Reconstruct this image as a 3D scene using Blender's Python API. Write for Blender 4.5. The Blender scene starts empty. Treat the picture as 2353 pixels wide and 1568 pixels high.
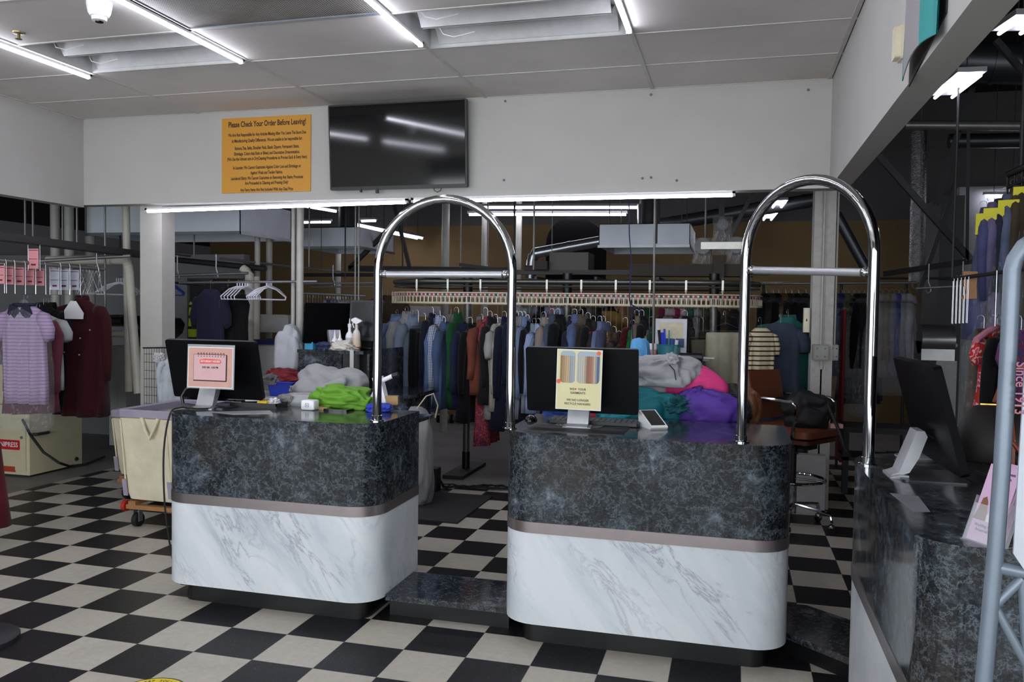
import bpy, bmesh, math, random
from mathutils import Vector, Matrix, noise
PI = math.pi
C = bpy.context.scene.collection
# ---------- camera solved from the floor tiles ----------
FPX, YAW, PIT, ROL = 1902.68, 0.26201, -0.03771, 0.01421
CAM = Vector((3.2891, -3.25953, 1.59823))
_f = Vector((-math.sin(YAW)*math.cos(PIT), math.cos(YAW)*math.cos(PIT), math.sin(PIT)))
_r = Vector((math.cos(YAW), math.sin(YAW), 0)); _u = _r.cross(_f)
R_ = math.cos(ROL)*_r + math.sin(ROL)*_u
U_ = -math.sin(ROL)*_r + math.cos(ROL)*_u
def ray(x, y): return R_*((x-1176.5)/FPX) - U_*((y-784)/FPX) + _f
def _hit(x, y, a, v):
    d = ray(x, y); return CAM + d*((v-CAM[a])/d[a])
def at(x, y, Y): return _hit(x, y, 1, Y)      # survey point on a plane of constant depth
def fl(x, y, z=0.): return _hit(x, y, 2, z)   # survey point on a level plane
def ax(x, y, X): return _hit(x, y, 0, X)
cam = bpy.data.objects.new('camera', bpy.data.cameras.new('camera')); C.objects.link(cam)
cam.matrix_world = Matrix.Translation(CAM) @ Matrix((R_, U_, -_f)).transposed().to_4x4()
cam.data.sensor_width = 36; cam.data.lens = FPX/2353*36; cam.data.clip_end = 60
bpy.context.scene.camera = cam

# ---------- materials ----------
def lin(c):
    c = [v/255. for v in c[:3]]
    return tuple((v/12.92 if v <= .04045 else ((v+.055)/1.055)**2.4) for v in c)+(1.,)
_m = {}
class NT:
    def __init__(s, name):
        s.m = bpy.data.materials.new(name); s.m.use_nodes = True
        s.n = s.m.node_tree.nodes; s.l = s.m.node_tree.links
        s.b = s.n['Principled BSDF']
    def node(s, t, ins=None, **k):
        n = s.n.new(t)
        for a, v in k.items(): setattr(n, a, v)
        for a, v in (ins or {}).items():
            if hasattr(v, 'is_linked') or hasattr(v, 'links'): s.l.new(v, n.inputs[a])
            else: n.inputs[a].default_value = v
        return n
    def link(s, a, b): s.l.new(a, b)
    def coord(s, scale=(1,1,1), rot=(0,0,0), out='Object'):
        t = s.node('ShaderNodeTexCoord')
        mp = s.node('ShaderNodeMapping', {'Vector': t.outputs[out]})
        mp.inputs['Scale'].default_value = scale; mp.inputs['Rotation'].default_value = rot
        return mp.outputs[0]
    def noise(s, v, sc, det=4, rough=.55, dist=0.):
        return s.node('ShaderNodeTexNoise', {'Vector': v, 'Scale': sc, 'Detail': det, 'Roughness': rough, 'Distortion': dist}).outputs['Fac']
    def ramp(s, v, stops, interp='LINEAR'):
        r = s.node('ShaderNodeValToRGB', {'Fac': v}); e = r.color_ramp.elements; r.color_ramp.interpolation = interp
        while len(e) < len(stops): e.new(.5)
        for i, (p, c) in enumerate(stops):
            e[i].position = p; e[i].color = c if len(c) == 4 else lin(c)
        return r.outputs[0]
    def mix(s, f, a, b, mode='MIX'):
        n = s.node('ShaderNodeMix', data_type='RGBA', blend_type=mode)
        for i, v in ((0, f), (6, a), (7, b)):
            if hasattr(v, 'links'): s.l.new(v, n.inputs[i])
            else: n.inputs[i].default_value = v
        return n.outputs[2]
    def bump(s, h, st=.2, d=.01):
        b = s.node('ShaderNodeBump', {'Height': h, 'Strength': st, 'Distance': d})
        s.l.new(b.outputs[0], s.b.inputs['Normal'])
    def math(s, op, a, b=0.):
        n = s.node('ShaderNodeMath', operation=op)
        for i, v in ((0, a), (1, b)):
            if hasattr(v, 'links'): s.l.new(v, n.inputs[i])
            else: n.inputs[i].default_value = v
        return n.outputs[0]
W4, K4 = (1,1,1,1), (0,0,0,1)
def plain(name, c, rough=.5, metal=0., var=.08, sc=14., bump=0., spec=.5, coat=0.):
    """one colour with slight procedural variation"""
    if name in _m: return _m[name]
    t = NT(name); v = t.coord()
    n = t.noise(v, sc)
    a = lin(c); k = 1-var; lo = (a[0]*k, a[1]*k, a[2]*k, 1); hi = tuple(min(1, x*(1+var)) for x in a[:3])+(1,)
    t.link(t.ramp(n, [(.3, lo), (.7, hi)]), t.b.inputs['Base Color'])
    t.b.inputs['Roughness'].default_value = rough; t.b.inputs['Metallic'].default_value = metal
    t.b.inputs['Specular IOR Level'].default_value = spec; t.b.inputs['Coat Weight'].default_value = coat
    if bump: t.bump(t.noise(v, sc*3), bump)
    _m[name] = t.m; return t.m
def cloth(c, rough=.9):
    name = 'cloth_%02x%02x%02x' % tuple(c)
    if name in _m: return _m[name]
    t = NT(name); v = t.coord()
    n = t.noise(v, 7, 3); w = t.noise(t.coord((260,260,90)), 1, 1)
    a = lin(c); lo = tuple(x*.82 for x in a[:3])+(1,); hi = tuple(min(1, x*1.15) for x in a[:3])+(1,)
    t.link(t.ramp(n, [(.3, lo), (.7, hi)]), t.b.inputs['Base Color'])
    t.b.inputs['Roughness'].default_value = rough; t.b.inputs['Sheen Weight'].default_value = .08
    t.b.inputs['Specular IOR Level'].default_value = .2
    t.bump(w, .15, .002); _m[name] = t.m; return t.m
def emis(name, c, s):
    if name in _m: return _m[name]
    t = NT(name); t.b.inputs['Base Color'].default_value = (.8,.8,.8,1)
    t.b.inputs['Emission Color'].default_value = lin(c); t.b.inputs['Emission Strength'].default_value = s
    _m[name] = t.m; return t.m
def stripes(name, c1, c2, freq, axis='Z', duty=.5, rough=.85, second=None):
    if name in _m: return _m[name]
    t = NT(name); v = t.coord(); sep = t.node('ShaderNodeSeparateXYZ', {0: v})
    def band(a): return t.math('LESS_THAN', t.math('FRACT', t.math('MULTIPLY', sep.outputs[a], freq)), duty)
    f = band(axis)
    if second: f = t.math('MULTIPLY', t.math('ADD', f, band(second)), .5)
    t.link(t.mix(f, lin(c1), lin(c2)), t.b.inputs['Base Color']); t.b.inputs['Roughness'].default_value = rough
    _m[name] = t.m; return t.m
def blotch(name, cols, sc=9, rough=.8):
    if name in _m: return _m[name]
    t = NT(name); v = t.coord(); n = t.noise(v, sc, 2, .5, 2.5)
    st = [(.36+.3*i/max(1, len(cols)-1), c) for i, c in enumerate(cols)]
    t.link(t.ramp(n, st, 'CONSTANT'), t.b.inputs['Base Color']); t.b.inputs['Roughness'].default_value = rough
    _m[name] = t.m; return t.m
def dots(name, bg, fg, sc, r=.25):
    t = NT(name); v = t.coord((sc, sc, sc))
    vo = t.node('ShaderNodeTexVoronoi', {'Vector': v, 'Randomness': .15})
    t.link(t.mix(t.math('LESS_THAN', vo.outputs['Distance'], r), lin(bg), lin(fg)), t.b.inputs['Base Color'])
    t.b.inputs['Roughness'].default_value = .8; return t.m
def plastic_film():
    t = NT('clear_film'); v = t.coord((1,1,.45))
    n = t.noise(v, 38, 3, .6, 1.5)
    t.bump(n, .6, .02)
    t.b.inputs['Base Color'].default_value = (.6,.62,.66,1); t.b.inputs['Roughness'].default_value = .18
    tr = t.node('ShaderNodeBsdfTransparent'); mx = t.node('ShaderNodeMixShader')
    t.link(t.math('MULTIPLY', t.ramp(n, [(.45, K4), (.75, W4)]), .35), mx.inputs[0])
    f2 = t.math('ADD', t.math('MULTIPLY', t.ramp(n, [(.55, K4), (.75, W4)]), .3), .07)
    t.link(f2, mx.inputs[0]); t.link(tr.outputs[0], mx.inputs[1]); t.link(t.b.outputs[0], mx.inputs[2])
    t.link(mx.outputs[0], t.n['Material Output'].inputs[0]); return t.m
def clear_acrylic():
    t = NT('clear_acrylic'); t.b.inputs['Base Color'].default_value = (.85,.88,.92,1); t.b.inputs['Roughness'].default_value = .08
    tr = t.node('ShaderNodeBsdfTransparent'); mx = t.node('ShaderNodeMixShader'); mx.inputs[0].default_value = .22
    t.link(tr.outputs[0], mx.inputs[1]); t.link(t.b.outputs[0], mx.inputs[2]); t.link(mx.outputs[0], t.n['Material Output'].inputs[0]); return t.m
def dark_marble():
    t = NT('dark_marble'); v = t.coord()
    big = t.noise(v, 3.6, 5, .6, .3); med = t.noise(v, 13, 10, .74, .35); fine = t.noise(v, 75, 6, .75)
    w = t.node('ShaderNodeTexNoise', {'Vector': v, 'Scale': 11., 'Detail': 10., 'Roughness': .68, 'Distortion': .25})
    vein = t.math('ABSOLUTE', t.math('SUBTRACT', w.outputs['Fac'], .5))
    vm = t.ramp(vein, [(0., W4), (.006, (.5,.5,.5,1)), (.02, K4)])
    w2 = t.noise(v, 24, 9, .68, .3); vm2 = t.ramp(t.math('ABSOLUTE', t.math('SUBTRACT', w2, .5)), [(0., W4), (.02, K4)])
    base = t.ramp(t.math('ADD', t.math('MULTIPLY', big, .5), t.math('MULTIPLY', med, .5)), [(.42, (11,12,15)), (.5, (24,27,32)), (.56, (46,50,57)), (.62, (96,104,113)), (.69, (140,149,156))])
    c = t.mix(t.math('MULTIPLY', vm, .3), base, lin((150,165,175)))
    c = t.mix(t.math('MULTIPLY', vm2, .14), c, lin((125,140,150)))
    c = t.mix(t.math('MULTIPLY', t.ramp(fine, [(.52, K4), (.66, W4)]), .35), c, lin((110,120,130)))
    brown = t.ramp(t.noise(v, 2.2, 2), [(.48, K4), (.62, W4)])
    c = t.mix(t.math('MULTIPLY', brown, .25), c, lin((70,60,52)))
    t.link(c, t.b.inputs['Base Color']); t.b.inputs['Roughness'].default_value = .12; t.b.inputs['Specular IOR Level'].default_value = .45
    return t.m
def white_marble():
    t = NT('white_marble')
    v = t.coord((1,1,1), (0, math.radians(38), 0))
    mp = t.node('ShaderNodeMapping', {'Vector': v}); mp.inputs['Scale'].default_value = (1., 1., .28)
    # veins run down to the right: stretched noise in a rotated frame
    m2 = t.node('ShaderNodeMapping', {'Vector': v}); m2.inputs['Scale'].default_value = (5., 5., 1.1)
    n = t.noise(m2.outputs[0], 1.3, 9, .62, .9)
    vm = t.ramp(t.math('ABSOLUTE', t.math('SUBTRACT', n, .53)), [(0., W4), (.006, (.45,.45,.45,1)), (.03, K4)])
    mask = t.ramp(t.noise(m2.outputs[0], .6, 3), [(.45, K4), (.62, W4)])
    cl = t.ramp(t.noise(m2.outputs[0], .9, 5, .6, .5), [(.4, (206,209,212)), (.6, (190,195,200)), (.72, (166,173,182))])
    c = t.mix(t.math('MULTIPLY', t.math('MULTIPLY', vm, mask), .7), cl, lin((100,102,122)))
    sp = t.ramp(t.noise(m2.outputs[0], 11, 4, .7), [(.66, K4), (.72, W4)])
    c = t.mix(t.math('MULTIPLY', t.math('MULTIPLY', sp, mask), .45), c, lin((90,90,112)))
    t.link(c, t.b.inputs['Base Color']); t.b.inputs['Roughness'].default_value = .3
    return t.m
def floor_mat():
    t = NT('checker_floor'); v = t.coord(); s = t.node('ShaderNodeSeparateXYZ', {0: v}); X, Y = s.outputs[0], s.outputs[1]
    i = t.math('DIVIDE', X, .3048); j = t.math('DIVIDE', Y, .3048)
    par = t.math('ADD', t.math('FLOOR', i), t.math('FLOOR', j))
    odd = t.math('GREATER_THAN', t.math('FRACT', t.math('MULTIPLY', par, .5)), .25)
    fi = t.math('FRACT', i); fj = t.math('FRACT', j)
    ed = t.math('MINIMUM', t.math('MINIMUM', fi, t.math('SUBTRACT', 1., fi)), t.math('MINIMUM', fj, t.math('SUBTRACT', 1., fj)))
    seam = t.math('LESS_THAN', ed, .006)
    cell = t.node('ShaderNodeCombineXYZ', {0: t.math('FLOOR', i), 1: t.math('FLOOR', j)})
    wn = t.node('ShaderNodeTexWhiteNoise', {'Vector': cell.outputs[0]}).outputs['Value']
    n = t.noise(v, 26, 6, .7); mot = t.noise(v, 3, 3); sp = t.noise(v, 130, 2, .5)
    wh = t.ramp(n, [(.3, (176,170,158)), (.7, (194,188,176))])
    wh = t.mix(t.math('MULTIPLY', wn, .3), wh, lin((168,160,140)))
    wh = t.mix(t.math('MULTIPLY', t.ramp(mot, [(.5, K4), (.8, W4)]), .25), wh, lin((140,132,120)))
    wh = t.mix(t.math('MULTIPLY', t.ramp(sp, [(.7, K4), (.75, W4)]), .5), wh, lin((120,112,100)))
    bk = t.ramp(n, [(.3, (20,20,23)), (.7, (31,31,35))])
    bk = t.mix(t.math('MULTIPLY', t.ramp(sp, [(.66, K4), (.74, W4)]), .6), bk, lin((150,150,155)))
    c = t.mix(odd, wh, bk); c = t.mix(t.math('MULTIPLY', seam, .6), c, lin((60,56,52)))
    conc = t.ramp(t.noise(v, 2.5, 7, .65), [(.3, (112,110,108)), (.7, (136,134,132))])
    inx = t.math('GREATER_THAN', X, -2.54)
    iny = t.math('MAXIMUM', t.math('LESS_THAN', Y, 3.74), t.math('MULTIPLY', t.math('GREATER_THAN', X, 3.2), t.math('LESS_THAN', Y, 6.65)))
    c = t.mix(t.math('MULTIPLY', inx, iny), conc, c)
    t.link(c, t.b.inputs['Base Color']); t.b.inputs['Roughness'].default_value = .42
    t.b.inputs['Specular IOR Level'].default_value = .25
    return t.m
def perforated():
    t = NT('perforated_grille'); v = t.coord((70,70,70)); s = t.node('ShaderNodeSeparateXYZ', {0: v})
    a = t.math('SUBTRACT', t.math('FRACT', s.outputs[0]), .5); b = t.math('SUBTRACT', t.math('FRACT', s.outputs[1]), .5)
    d = t.math('ADD', t.math('MULTIPLY', a, a), t.math('MULTIPLY', b, b)); hole = t.math('LESS_THAN', d, .1)
    base = t.ramp(t.noise(t.coord(), 3, 4), [(.4, (160,156,150)), (.7, (128,120,108))])
    t.link(t.mix(hole, base, lin((35,33,32))), t.b.inputs['Base Color']); t.b.inputs['Roughness'].default_value = .6; return t.m

MARB = dark_marble(); WMARB = white_marble()
FILM = plastic_film(); ACRY = clear_acrylic()
BLACK = plain('black_plastic', (16,16,18), .42, var=.15); BLACKG = plain('black_gloss', (8,8,10), .12)
DARKM = plain('dark_painted_steel', (34,33,34), .6); CHROME = plain('chrome', (176,177,180), .06, 1., .02)
STEEL = plain('galvanised_steel', (150,152,156), .42, .75, .12, 5); WIRE = plain('wire_steel', (190,190,192), .3, .9)
SILV = plain('brushed_silver', (178,178,182), .38, .6); BAND = plain('band_metal', (150,140,140), .3, .9, .05)
GREYP = plain('grey_paint', (120,126,134), .4); WALLW = plain('white_wall_paint', (184,181,177), .75, 0, .03, 3)
PVC = plain('white_pipe', (205,200,186), .45, 0, .08, 4); CANVAS = plain('cream_canvas', (208,198,172), .9, 0, .14, 5, .25)
WHITE = plain('white_plastic', (232,232,234), .35, 0, .02); PAPER = plain('white_paper', (225,225,226), .8, 0, .02)
TEXTK = plain('text_ink', (40,28,26), .7); PINKP = plain('pink_paper', (222,150,156), .8); HOODM = plain('hood_sheet_metal', (214,220,228), .5, .1, .08, 2.5, .05)
PIPED = plain('grey_pipe', (120,119,117), .4, .5, .12); RUBB = plain('black_rubber', (14,14,15), .7)
GREYW = plain('grey_wall_paint', (128,128,130), .8, 0, .06, 2)

# ---------- mesh helpers ----------
class MB:
    def __init__(s): s.bm = bmesh.new()
    def add(s, verts, faces):
        vs = [s.bm.verts.new(v) for v in verts]
        for f in faces:
            try: s.bm.faces.new([vs[i] for i in f])
            except ValueError: pass
        return s
    def box(s, x0, x1, y0, y1, z0, z1, M=None):
        v = [Vector((x, y, z)) for x in (x0, x1) for y in (y0, y1) for z in (z0, z1)]
        if M is not None: v = [M @ p for p in v]
        return s.add(v, [(0,1,3,2), (4,6,7,5), (0,4,5,1), (2,3,7,6), (0,2,6,4), (1,5,7,3)])
    def cbox(s, c, sx, sy, sz, M=None, rz=0.):
        m = Matrix.Translation(Vector(c)) @ Matrix.Rotation(rz, 4, 'Z')
        if M is not None: m = m @ M
        return s.box(-sx/2, sx/2, -sy/2, sy/2, -sz/2, sz/2, m)
    def rbox(s, x0, x1, y0, y1, z0, z1, r, M=None, seg=3):
        """box with rounded vertical edges"""
        return s.prism(rrect(x0, x1, y0, y1, [r]*4, seg), z0, z1, M)
    def prism(s, poly, z0, z1, M=None):
        n = len(poly); v = [Vector((p[0], p[1], z0)) for p in poly]+[Vector((p[0], p[1], z1)) for p in poly]
        if M is not None: v = [M @ p for p in v]
        return s.add(v, [tuple(range(n))[::-1], tuple(range(n, 2*n))]+[(i, (i+1) % n, n+(i+1) % n, n+i) for i in range(n)])
    def tube(s, pts, r, n=8, closed=False, rr=None, cap=True):
        pts = [Vector(p) for p in pts]; N = len(pts); rings = []
        T0 = None; nrm = None
        for i, p in enumerate(pts):
            a = pts[i-1] if (i or closed) else p; b = pts[(i+1) % N] if (i < N-1 or closed) else p
            T = (b-a).normalized() if (b-a).length > 1e-9 else Vector((0,0,1))
            if nrm is None:
                h = Vector((0,0,1)) if abs(T.z) < .9 else Vector((1,0,0)); nrm = T.cross(h).normalized()
            else:
                nrm = (nrm - T*nrm.dot(T))
                nrm = nrm.normalized() if nrm.length > 1e-6 else T.orthogonal().normalized()
            B = T.cross(nrm); rad = rr[i] if rr else r
            rings.append([p + (nrm*math.cos(2*PI*k/n) + B*math.sin(2*PI*k/n))*rad for k in range(n)])
        v = [q for g in rings for q in g]; F = []
        for i in range(N if closed else N-1):
            j = (i+1) % N
            for k in range(n): F.append((i*n+k, i*n+(k+1) % n, j*n+(k+1) % n, j*n+k))
        if not closed and cap: F += [tuple(range(n))[::-1], tuple(range((N-1)*n, N*n))]
        return s.add(v, F)
    def cyl(s, a, b, r, n=12, r2=None): return s.tube([a, b], r, n, rr=[r, r if r2 is None else r2])
    def loft(s, rings, cap=True):
        n = len(rings[0]); v = [Vector(q) for g in rings for q in g]; F = []
        for i in range(len(rings)-1):
            for k in range(n): F.append((i*n+k, i*n+(k+1) % n, (i+1)*n+(k+1) % n, (i+1)*n+k))
        if cap: F += [tuple(range(n))[::-1], tuple(range((len(rings)-1)*n, len(rings)*n))]
        return s.add(v, F)
    def lathe(s, prof, c=(0,0,0), n=20, M=None):
        rings = []
        for r, z in prof:
            g = [Vector((r*math.cos(2*PI*k/n), r*math.sin(2*PI*k/n), z)) for k in range(n)]
            if M is not None: g = [M @ q for q in g]
            rings.append([q+Vector(c) for q in g])
        return s.loft(rings)
    def ball(s, c, r, sx=1, sy=1, sz=1, n=12, M=None):
        rings = []
        for i in range(n+1):
            a = -PI/2+PI*i/n; q = max(.001, math.cos(a))
            g = [Vector((q*r*sx*math.cos(2*PI*k/16), q*r*sy*math.sin(2*PI*k/16), r*sz*math.sin(a))) for k in range(16)]
            if M is not None: g = [M @ p for p in g]
            rings.append([p+Vector(c) for p in g])
        return s.loft(rings)
    def mesh(s, name, mat, smooth=False, bevel=0):
        bmesh.ops.recalc_face_normals(s.bm, faces=s.bm.faces)
        me = bpy.data.meshes.new(name); s.bm.to_mesh(me); s.bm.free()
        me.materials.append(mat)
        if smooth:
            me.shade_smooth()
            if smooth != 2: me.set_sharp_from_angle(angle=math.radians(40))
        return me
def rrect(x0, x1, y0, y1, rs, seg=5):
    """rs: radii at (x0,y0),(x1,y0),(x1,y1),(x0,y1)"""
    out = []
    for (cx, cy, sx, sy, a0), r in zip(((x0,y0,1,1,PI), (x1,y0,-1,1,1.5*PI), (x1,y1,-1,-1,0), (x0,y1,1,-1,.5*PI)), rs):
        if r < 1e-5: out.append((cx, cy)); continue
        for k in range(seg+1):
            a = a0+PI/2*k/seg; out.append((cx+sx*r+r*math.cos(a), cy+sy*r+r*math.sin(a)))
    return out
def wm(o):
    m = o.matrix_basis.copy()
    while o.parent: o = o.parent; m = o.matrix_basis @ m
    return m
def tag(o, label=None, cat=None, group=None, kind=None):
    if label: o['label'] = label
    if cat: o['category'] = cat
    if group: o['group'] = group
    if kind: o['kind'] = kind
    return o
def thing(name, label, cat, loc=(0,0,0), rz=0., group=None):
    o = bpy.data.objects.new(name, None); C.objects.link(o); o.empty_display_size = .05
    o.location = loc; o.rotation_euler = (0, 0, rz); return tag(o, label, cat, group)
def part(name, mb, m, parent=None, smooth=True, local=False, label=None):
    me = mb.mesh(name, m, smooth) if isinstance(mb, MB) else mb
    if parent is not None and not local: me.transform(wm(parent).inverted())
    o = bpy.data.objects.new(name, me); C.objects.link(o)
    if parent is not None: o.parent = parent
    if label: o['label'] = label
    return o
def solo(name, mb, m, label, cat, group=None, smooth=True, loc=None):
    o = part(name, mb, m, None, smooth)
    if loc is not None:
        o.data.transform(Matrix.Translation(-Vector(loc))); o.location = loc
    return tag(o, label, cat, group)
def struct(name, mb, m, smooth=False, parent=None):
    o = part(name, mb, m, parent, smooth)
    if parent is None: o['kind'] = 'structure'
    return o
def text_mesh(s, size, M, mat, sx=1., align='CENTER', ext=.0004, sp=1., bold=.012):
    cu = bpy.data.curves.new('t', 'FONT'); cu.body = s; cu.size = size; cu.align_x = align; cu.align_y = 'CENTER'; cu.extrude = ext; cu.space_line = sp
    cu.resolution_u = 3; cu.offset = bold*size
    o = bpy.data.objects.new('t', cu); C.objects.link(o)
    bpy.context.view_layer.update()
    me = bpy.data.meshes.new_from_object(o.evaluated_get(bpy.context.evaluated_depsgraph_get()))
    bpy.data.objects.remove(o); me.materials.clear(); me.materials.append(mat)
    me.transform(M @ Matrix.Diagonal((sx, 1, 1, 1))); return me
def join(meshes, name, mat):
    b = bmesh.new()
    for m in meshes: b.from_mesh(m); bpy.data.meshes.remove(m)
    me = bpy.data.meshes.new(name); b.to_mesh(me); b.free(); me.materials.append(mat); return me
def letters(lines, mat, parent, name='lettering', label=None, **k):
    """lines: (text, size, matrix, sx)"""
    return part(name, join([text_mesh(t, sz, M, mat, sx, **k) for t, sz, M, sx in lines], name, mat), mat, parent, label=label)
def face_M(c, rz=0., tilt=0.):
    """text plane standing upright, reading towards -Y"""
    return Matrix.Translation(Vector(c)) @ Matrix.Rotation(rz, 4, 'Z') @ Matrix.Rotation(PI/2+tilt, 4, 'X')
def arc(c, r, a0, a1, u, v, n=12):
    c, u, v = Vector(c), Vector(u), Vector(v)
    return [c+u*(r*math.cos(a0+(a1-a0)*i/n))+v*(r*math.sin(a0+(a1-a0)*i/n)) for i in range(n+1)]
# ================= setting =================
ZC = 3.165; ZH = 2.44; XL, XR, YH = -2.10, 3.88, 2.657
struct('floor', MB().box(-8, 10, -6, 10.2, -.1, 0), floor_mat())
# suspended ceiling: one mesh of panels, with gaps where lay-in lights and the grille sit
CX = [-2.184+1.2192*i for i in range(0, 6)]; CY = [2.657, 2.0956]+[2.0956-.6096*k for k in range(1, 15)]
HOLES = {(1, 2), (3, 2), (2, 3)}
pm = MB()
for i in range(5):
    for j in range(len(CY)-1):
        if (i, j) in HOLES: continue
        x0, x1 = max(CX[i], XL), min(CX[i+1], XR)
        pm.box(x0+.004, x1-.004, CY[j+1]+.004, CY[j]-.004, ZC, ZC+.02)
t = NT('ceiling_panel'); v = t.coord()
c = t.ramp(t.noise(v, 1.2, 3), [(.4, (214,209,205)), (.65, (204,199,195))])
st = t.ramp(t.noise(v, .9, 2, .5, .5), [(.62, K4), (.72, W4)]); c = t.mix(t.math('MULTIPLY', st, .35), c, lin((180,160,128)))
t.link(c, t.b.inputs['Base Color']); t.b.inputs['Roughness'].default_value = .9; t.bump(t.noise(v, 90, 2), .08, .003)
struct('ceiling', pm, t.m)
g = MB()
for i in range(1, 6): g.box(min(CX[i], XR-.02)-.012, min(CX[i], XR-.02)+.012, CY[-1], YH, ZC-.006, ZC+.004)
g.box(XL, XL+.02, CY[-1], YH, ZC-.006, ZC+.004)
for y in CY: g.box(XL, XR, y-.009, y+.009, ZC-.004, ZC+.004)
struct('trim_1', g, plain('ceiling_grid', (196,192,188), .6))
# header walls that hang from the ceiling round the customer area
struct('wall_back', MB().box(XL-.12, XR+.12, YH, YH+.13, ZH, 3.6), WALLW)
struct('wall_left', MB().box(XL-.12, XL, -6, YH, ZH-.02, 3.6), WALLW)
struct('wall_right', MB().box(XR, XR+.12, -6, YH, ZH, 3.6), WALLW)
# storefront behind the photographer: sill, head and mullions with open daylight between
f = MB().box(-8, 10, -6.15, -6, -.1, .35).box(-8, 10, -6.15, -6, 2.75, 4.8)
for x in (-8, -5.6, -3.2, -.8, 1.6, 4., 6.4, 9.9): f.box(x, x+.12, -6.12, -6.02, .35, 2.75)
struct('wall_front', f, plain('storefront', (120,118,116), .6))
# workroom shell
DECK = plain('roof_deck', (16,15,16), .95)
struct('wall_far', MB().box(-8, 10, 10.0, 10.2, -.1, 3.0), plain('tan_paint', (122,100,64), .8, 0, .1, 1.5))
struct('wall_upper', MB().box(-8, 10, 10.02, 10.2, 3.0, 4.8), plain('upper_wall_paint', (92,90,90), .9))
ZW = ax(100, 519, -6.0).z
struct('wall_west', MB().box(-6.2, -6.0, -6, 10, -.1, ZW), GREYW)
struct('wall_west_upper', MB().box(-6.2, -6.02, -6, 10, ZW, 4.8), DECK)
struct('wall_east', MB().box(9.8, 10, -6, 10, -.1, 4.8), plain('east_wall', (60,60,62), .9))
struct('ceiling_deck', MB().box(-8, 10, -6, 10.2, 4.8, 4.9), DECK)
q = at(2205, 430, 6.9); struct('wall_inner', MB().box(q.x, 9.8, 6.9, 7.05, 0, q.z), plain('inner_wall', (150,150,154), .8))
q0, q1 = at(2163, 450, 6.6), at(2207, 900, 6.6); struct('wall_side', MB().box(q0.x, q1.x-.02, 6.6, 7.4, 0, q0.z), plain('side_wall', (74,74,76), .8))
# doorway in the workroom's left rear
d0 = at(430, 640, 5.2); d1 = at(560, 640, 5.2)
struct('wall_partition', MB().box(-6, d0.x-.0, 5.2, 5.32, 0, d0.z+.28).box(d0.x, d1.x, 5.2, 5.32, d0.z, d0.z+.28), GREYW)
struct('door_1', MB().box(d0.x+.01, d0.x+.05, 5.24, 5.9, 0, d0.z-.02), plain('dark_door', (26,26,28), .6))
# square white post behind the header, steel H column
a, b = at(322, 600, 2.83), at(372, 600, 2.83)
struct('column_left', MB().box(a.x, b.x, 2.83, 3.0, 0, 4.8), plain('post_paint', (178,174,168), .7, 0, .06, 6))
a, b = at(1866, 700, 3.9), at(1916, 700, 3.9)
h = MB().box(a.x, b.x, 3.9, 3.915, 0, 4.8).box(a.x, b.x, 4.085, 4.1, 0, 4.8).box((a.x+b.x)/2-.006, (a.x+b.x)/2+.006, 3.9, 4.1, 0, 4.8)
h.box((a.x+b.x)/2-.01, (a.x+b.x)/2+.008, 3.885, 3.9, 1.15, 4.8)
struct('column_right', h, plain('column_paint', (168,164,158), .7, 0, .1, 25))
COLX = (a.x+b.x)/2

# ceiling fittings
for k, (i, lab) in enumerate(((1, 'empty recessed ceiling light with white reflectors beside the left strips'), (3, 'empty recessed ceiling light with white reflectors right of the vent grille'))):
    x0, x1, y1, y0 = CX[i]+.012, CX[i+1]-.012, CY[2]-.01, CY[3]+.01
    t = thing('recessed_light', lab, 'ceiling light', ((x0+x1)/2, (y0+y1)/2, ZC), group='recessed ceiling lights')
    part('housing', MB().box(x0, x1, y0, y1, ZC+.1, ZC+.11).box(x0, x1, y0, y0+.004, ZC, ZC+.1).box(x0, x1, y1-.004, y1, ZC, ZC+.1).box(x0, x0+.004, y0, y1, ZC, ZC+.1).box(x1-.004, x1, y0, y1, ZC, ZC+.1), plain('light_enamel', (196,196,196), .45), t, False)
    for s in (0, 1):
        ym = y0+(y1-y0)*(.02+.5*s); yy = (y1-y0)*.46
        r = [[Vector((x, ym+yy*u, ZC+.1-.085*abs(2*u-1)**2.2 + (.0 if w == 0 else .003))) for u in ([i/10 for i in range(11)] if w == 0 else [i/10 for i in range(10, -1, -1)])] for x in (x0+.06, x1-.06) for w in (0,)]
        m = MB(); vv = [p for g_ in r for p in g_]; m.add(vv, [(q_, q_+1, 12+q_, 11+q_) for q_ in range(10)])
        part('reflector', m, plain('light_enamel', (196,196,196), .45), t)
        part('loose_wire', MB().tube([(x0+.1, ym+yy*.5, ZC+.08), (x0+.14, ym+yy*.45, ZC+.02), (x0+.2, ym+yy*.5, ZC+.005), (x0+.32, ym+yy*.55, ZC+.03)], .003, 6), PAPER, t)
t = thing('vent_grille', 'dusty perforated metal vent grille in the ceiling', 'vent', (.9, .6, ZC))
part('frame', MB().box(CX[2], CX[3], CY[3]-.03, CY[3], ZC-.006, ZC).box(CX[2], CX[3], CY[4], CY[4]+.02, ZC-.006, ZC).box(CX[2], CX[2]+.02, CY[4], CY[3], ZC-.006, ZC).box(CX[3]-.02, CX[3], CY[4], CY[3], ZC-.006, ZC), GREYP, t, False)
part('perforated_panel', MB().box(CX[2]+.01, CX[3]-.01, CY[4]+.01, CY[3]-.01, ZC, ZC+.01), perforated(), t, False)
LED = emis('led_tube', (238,240,255), 26.)
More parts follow.
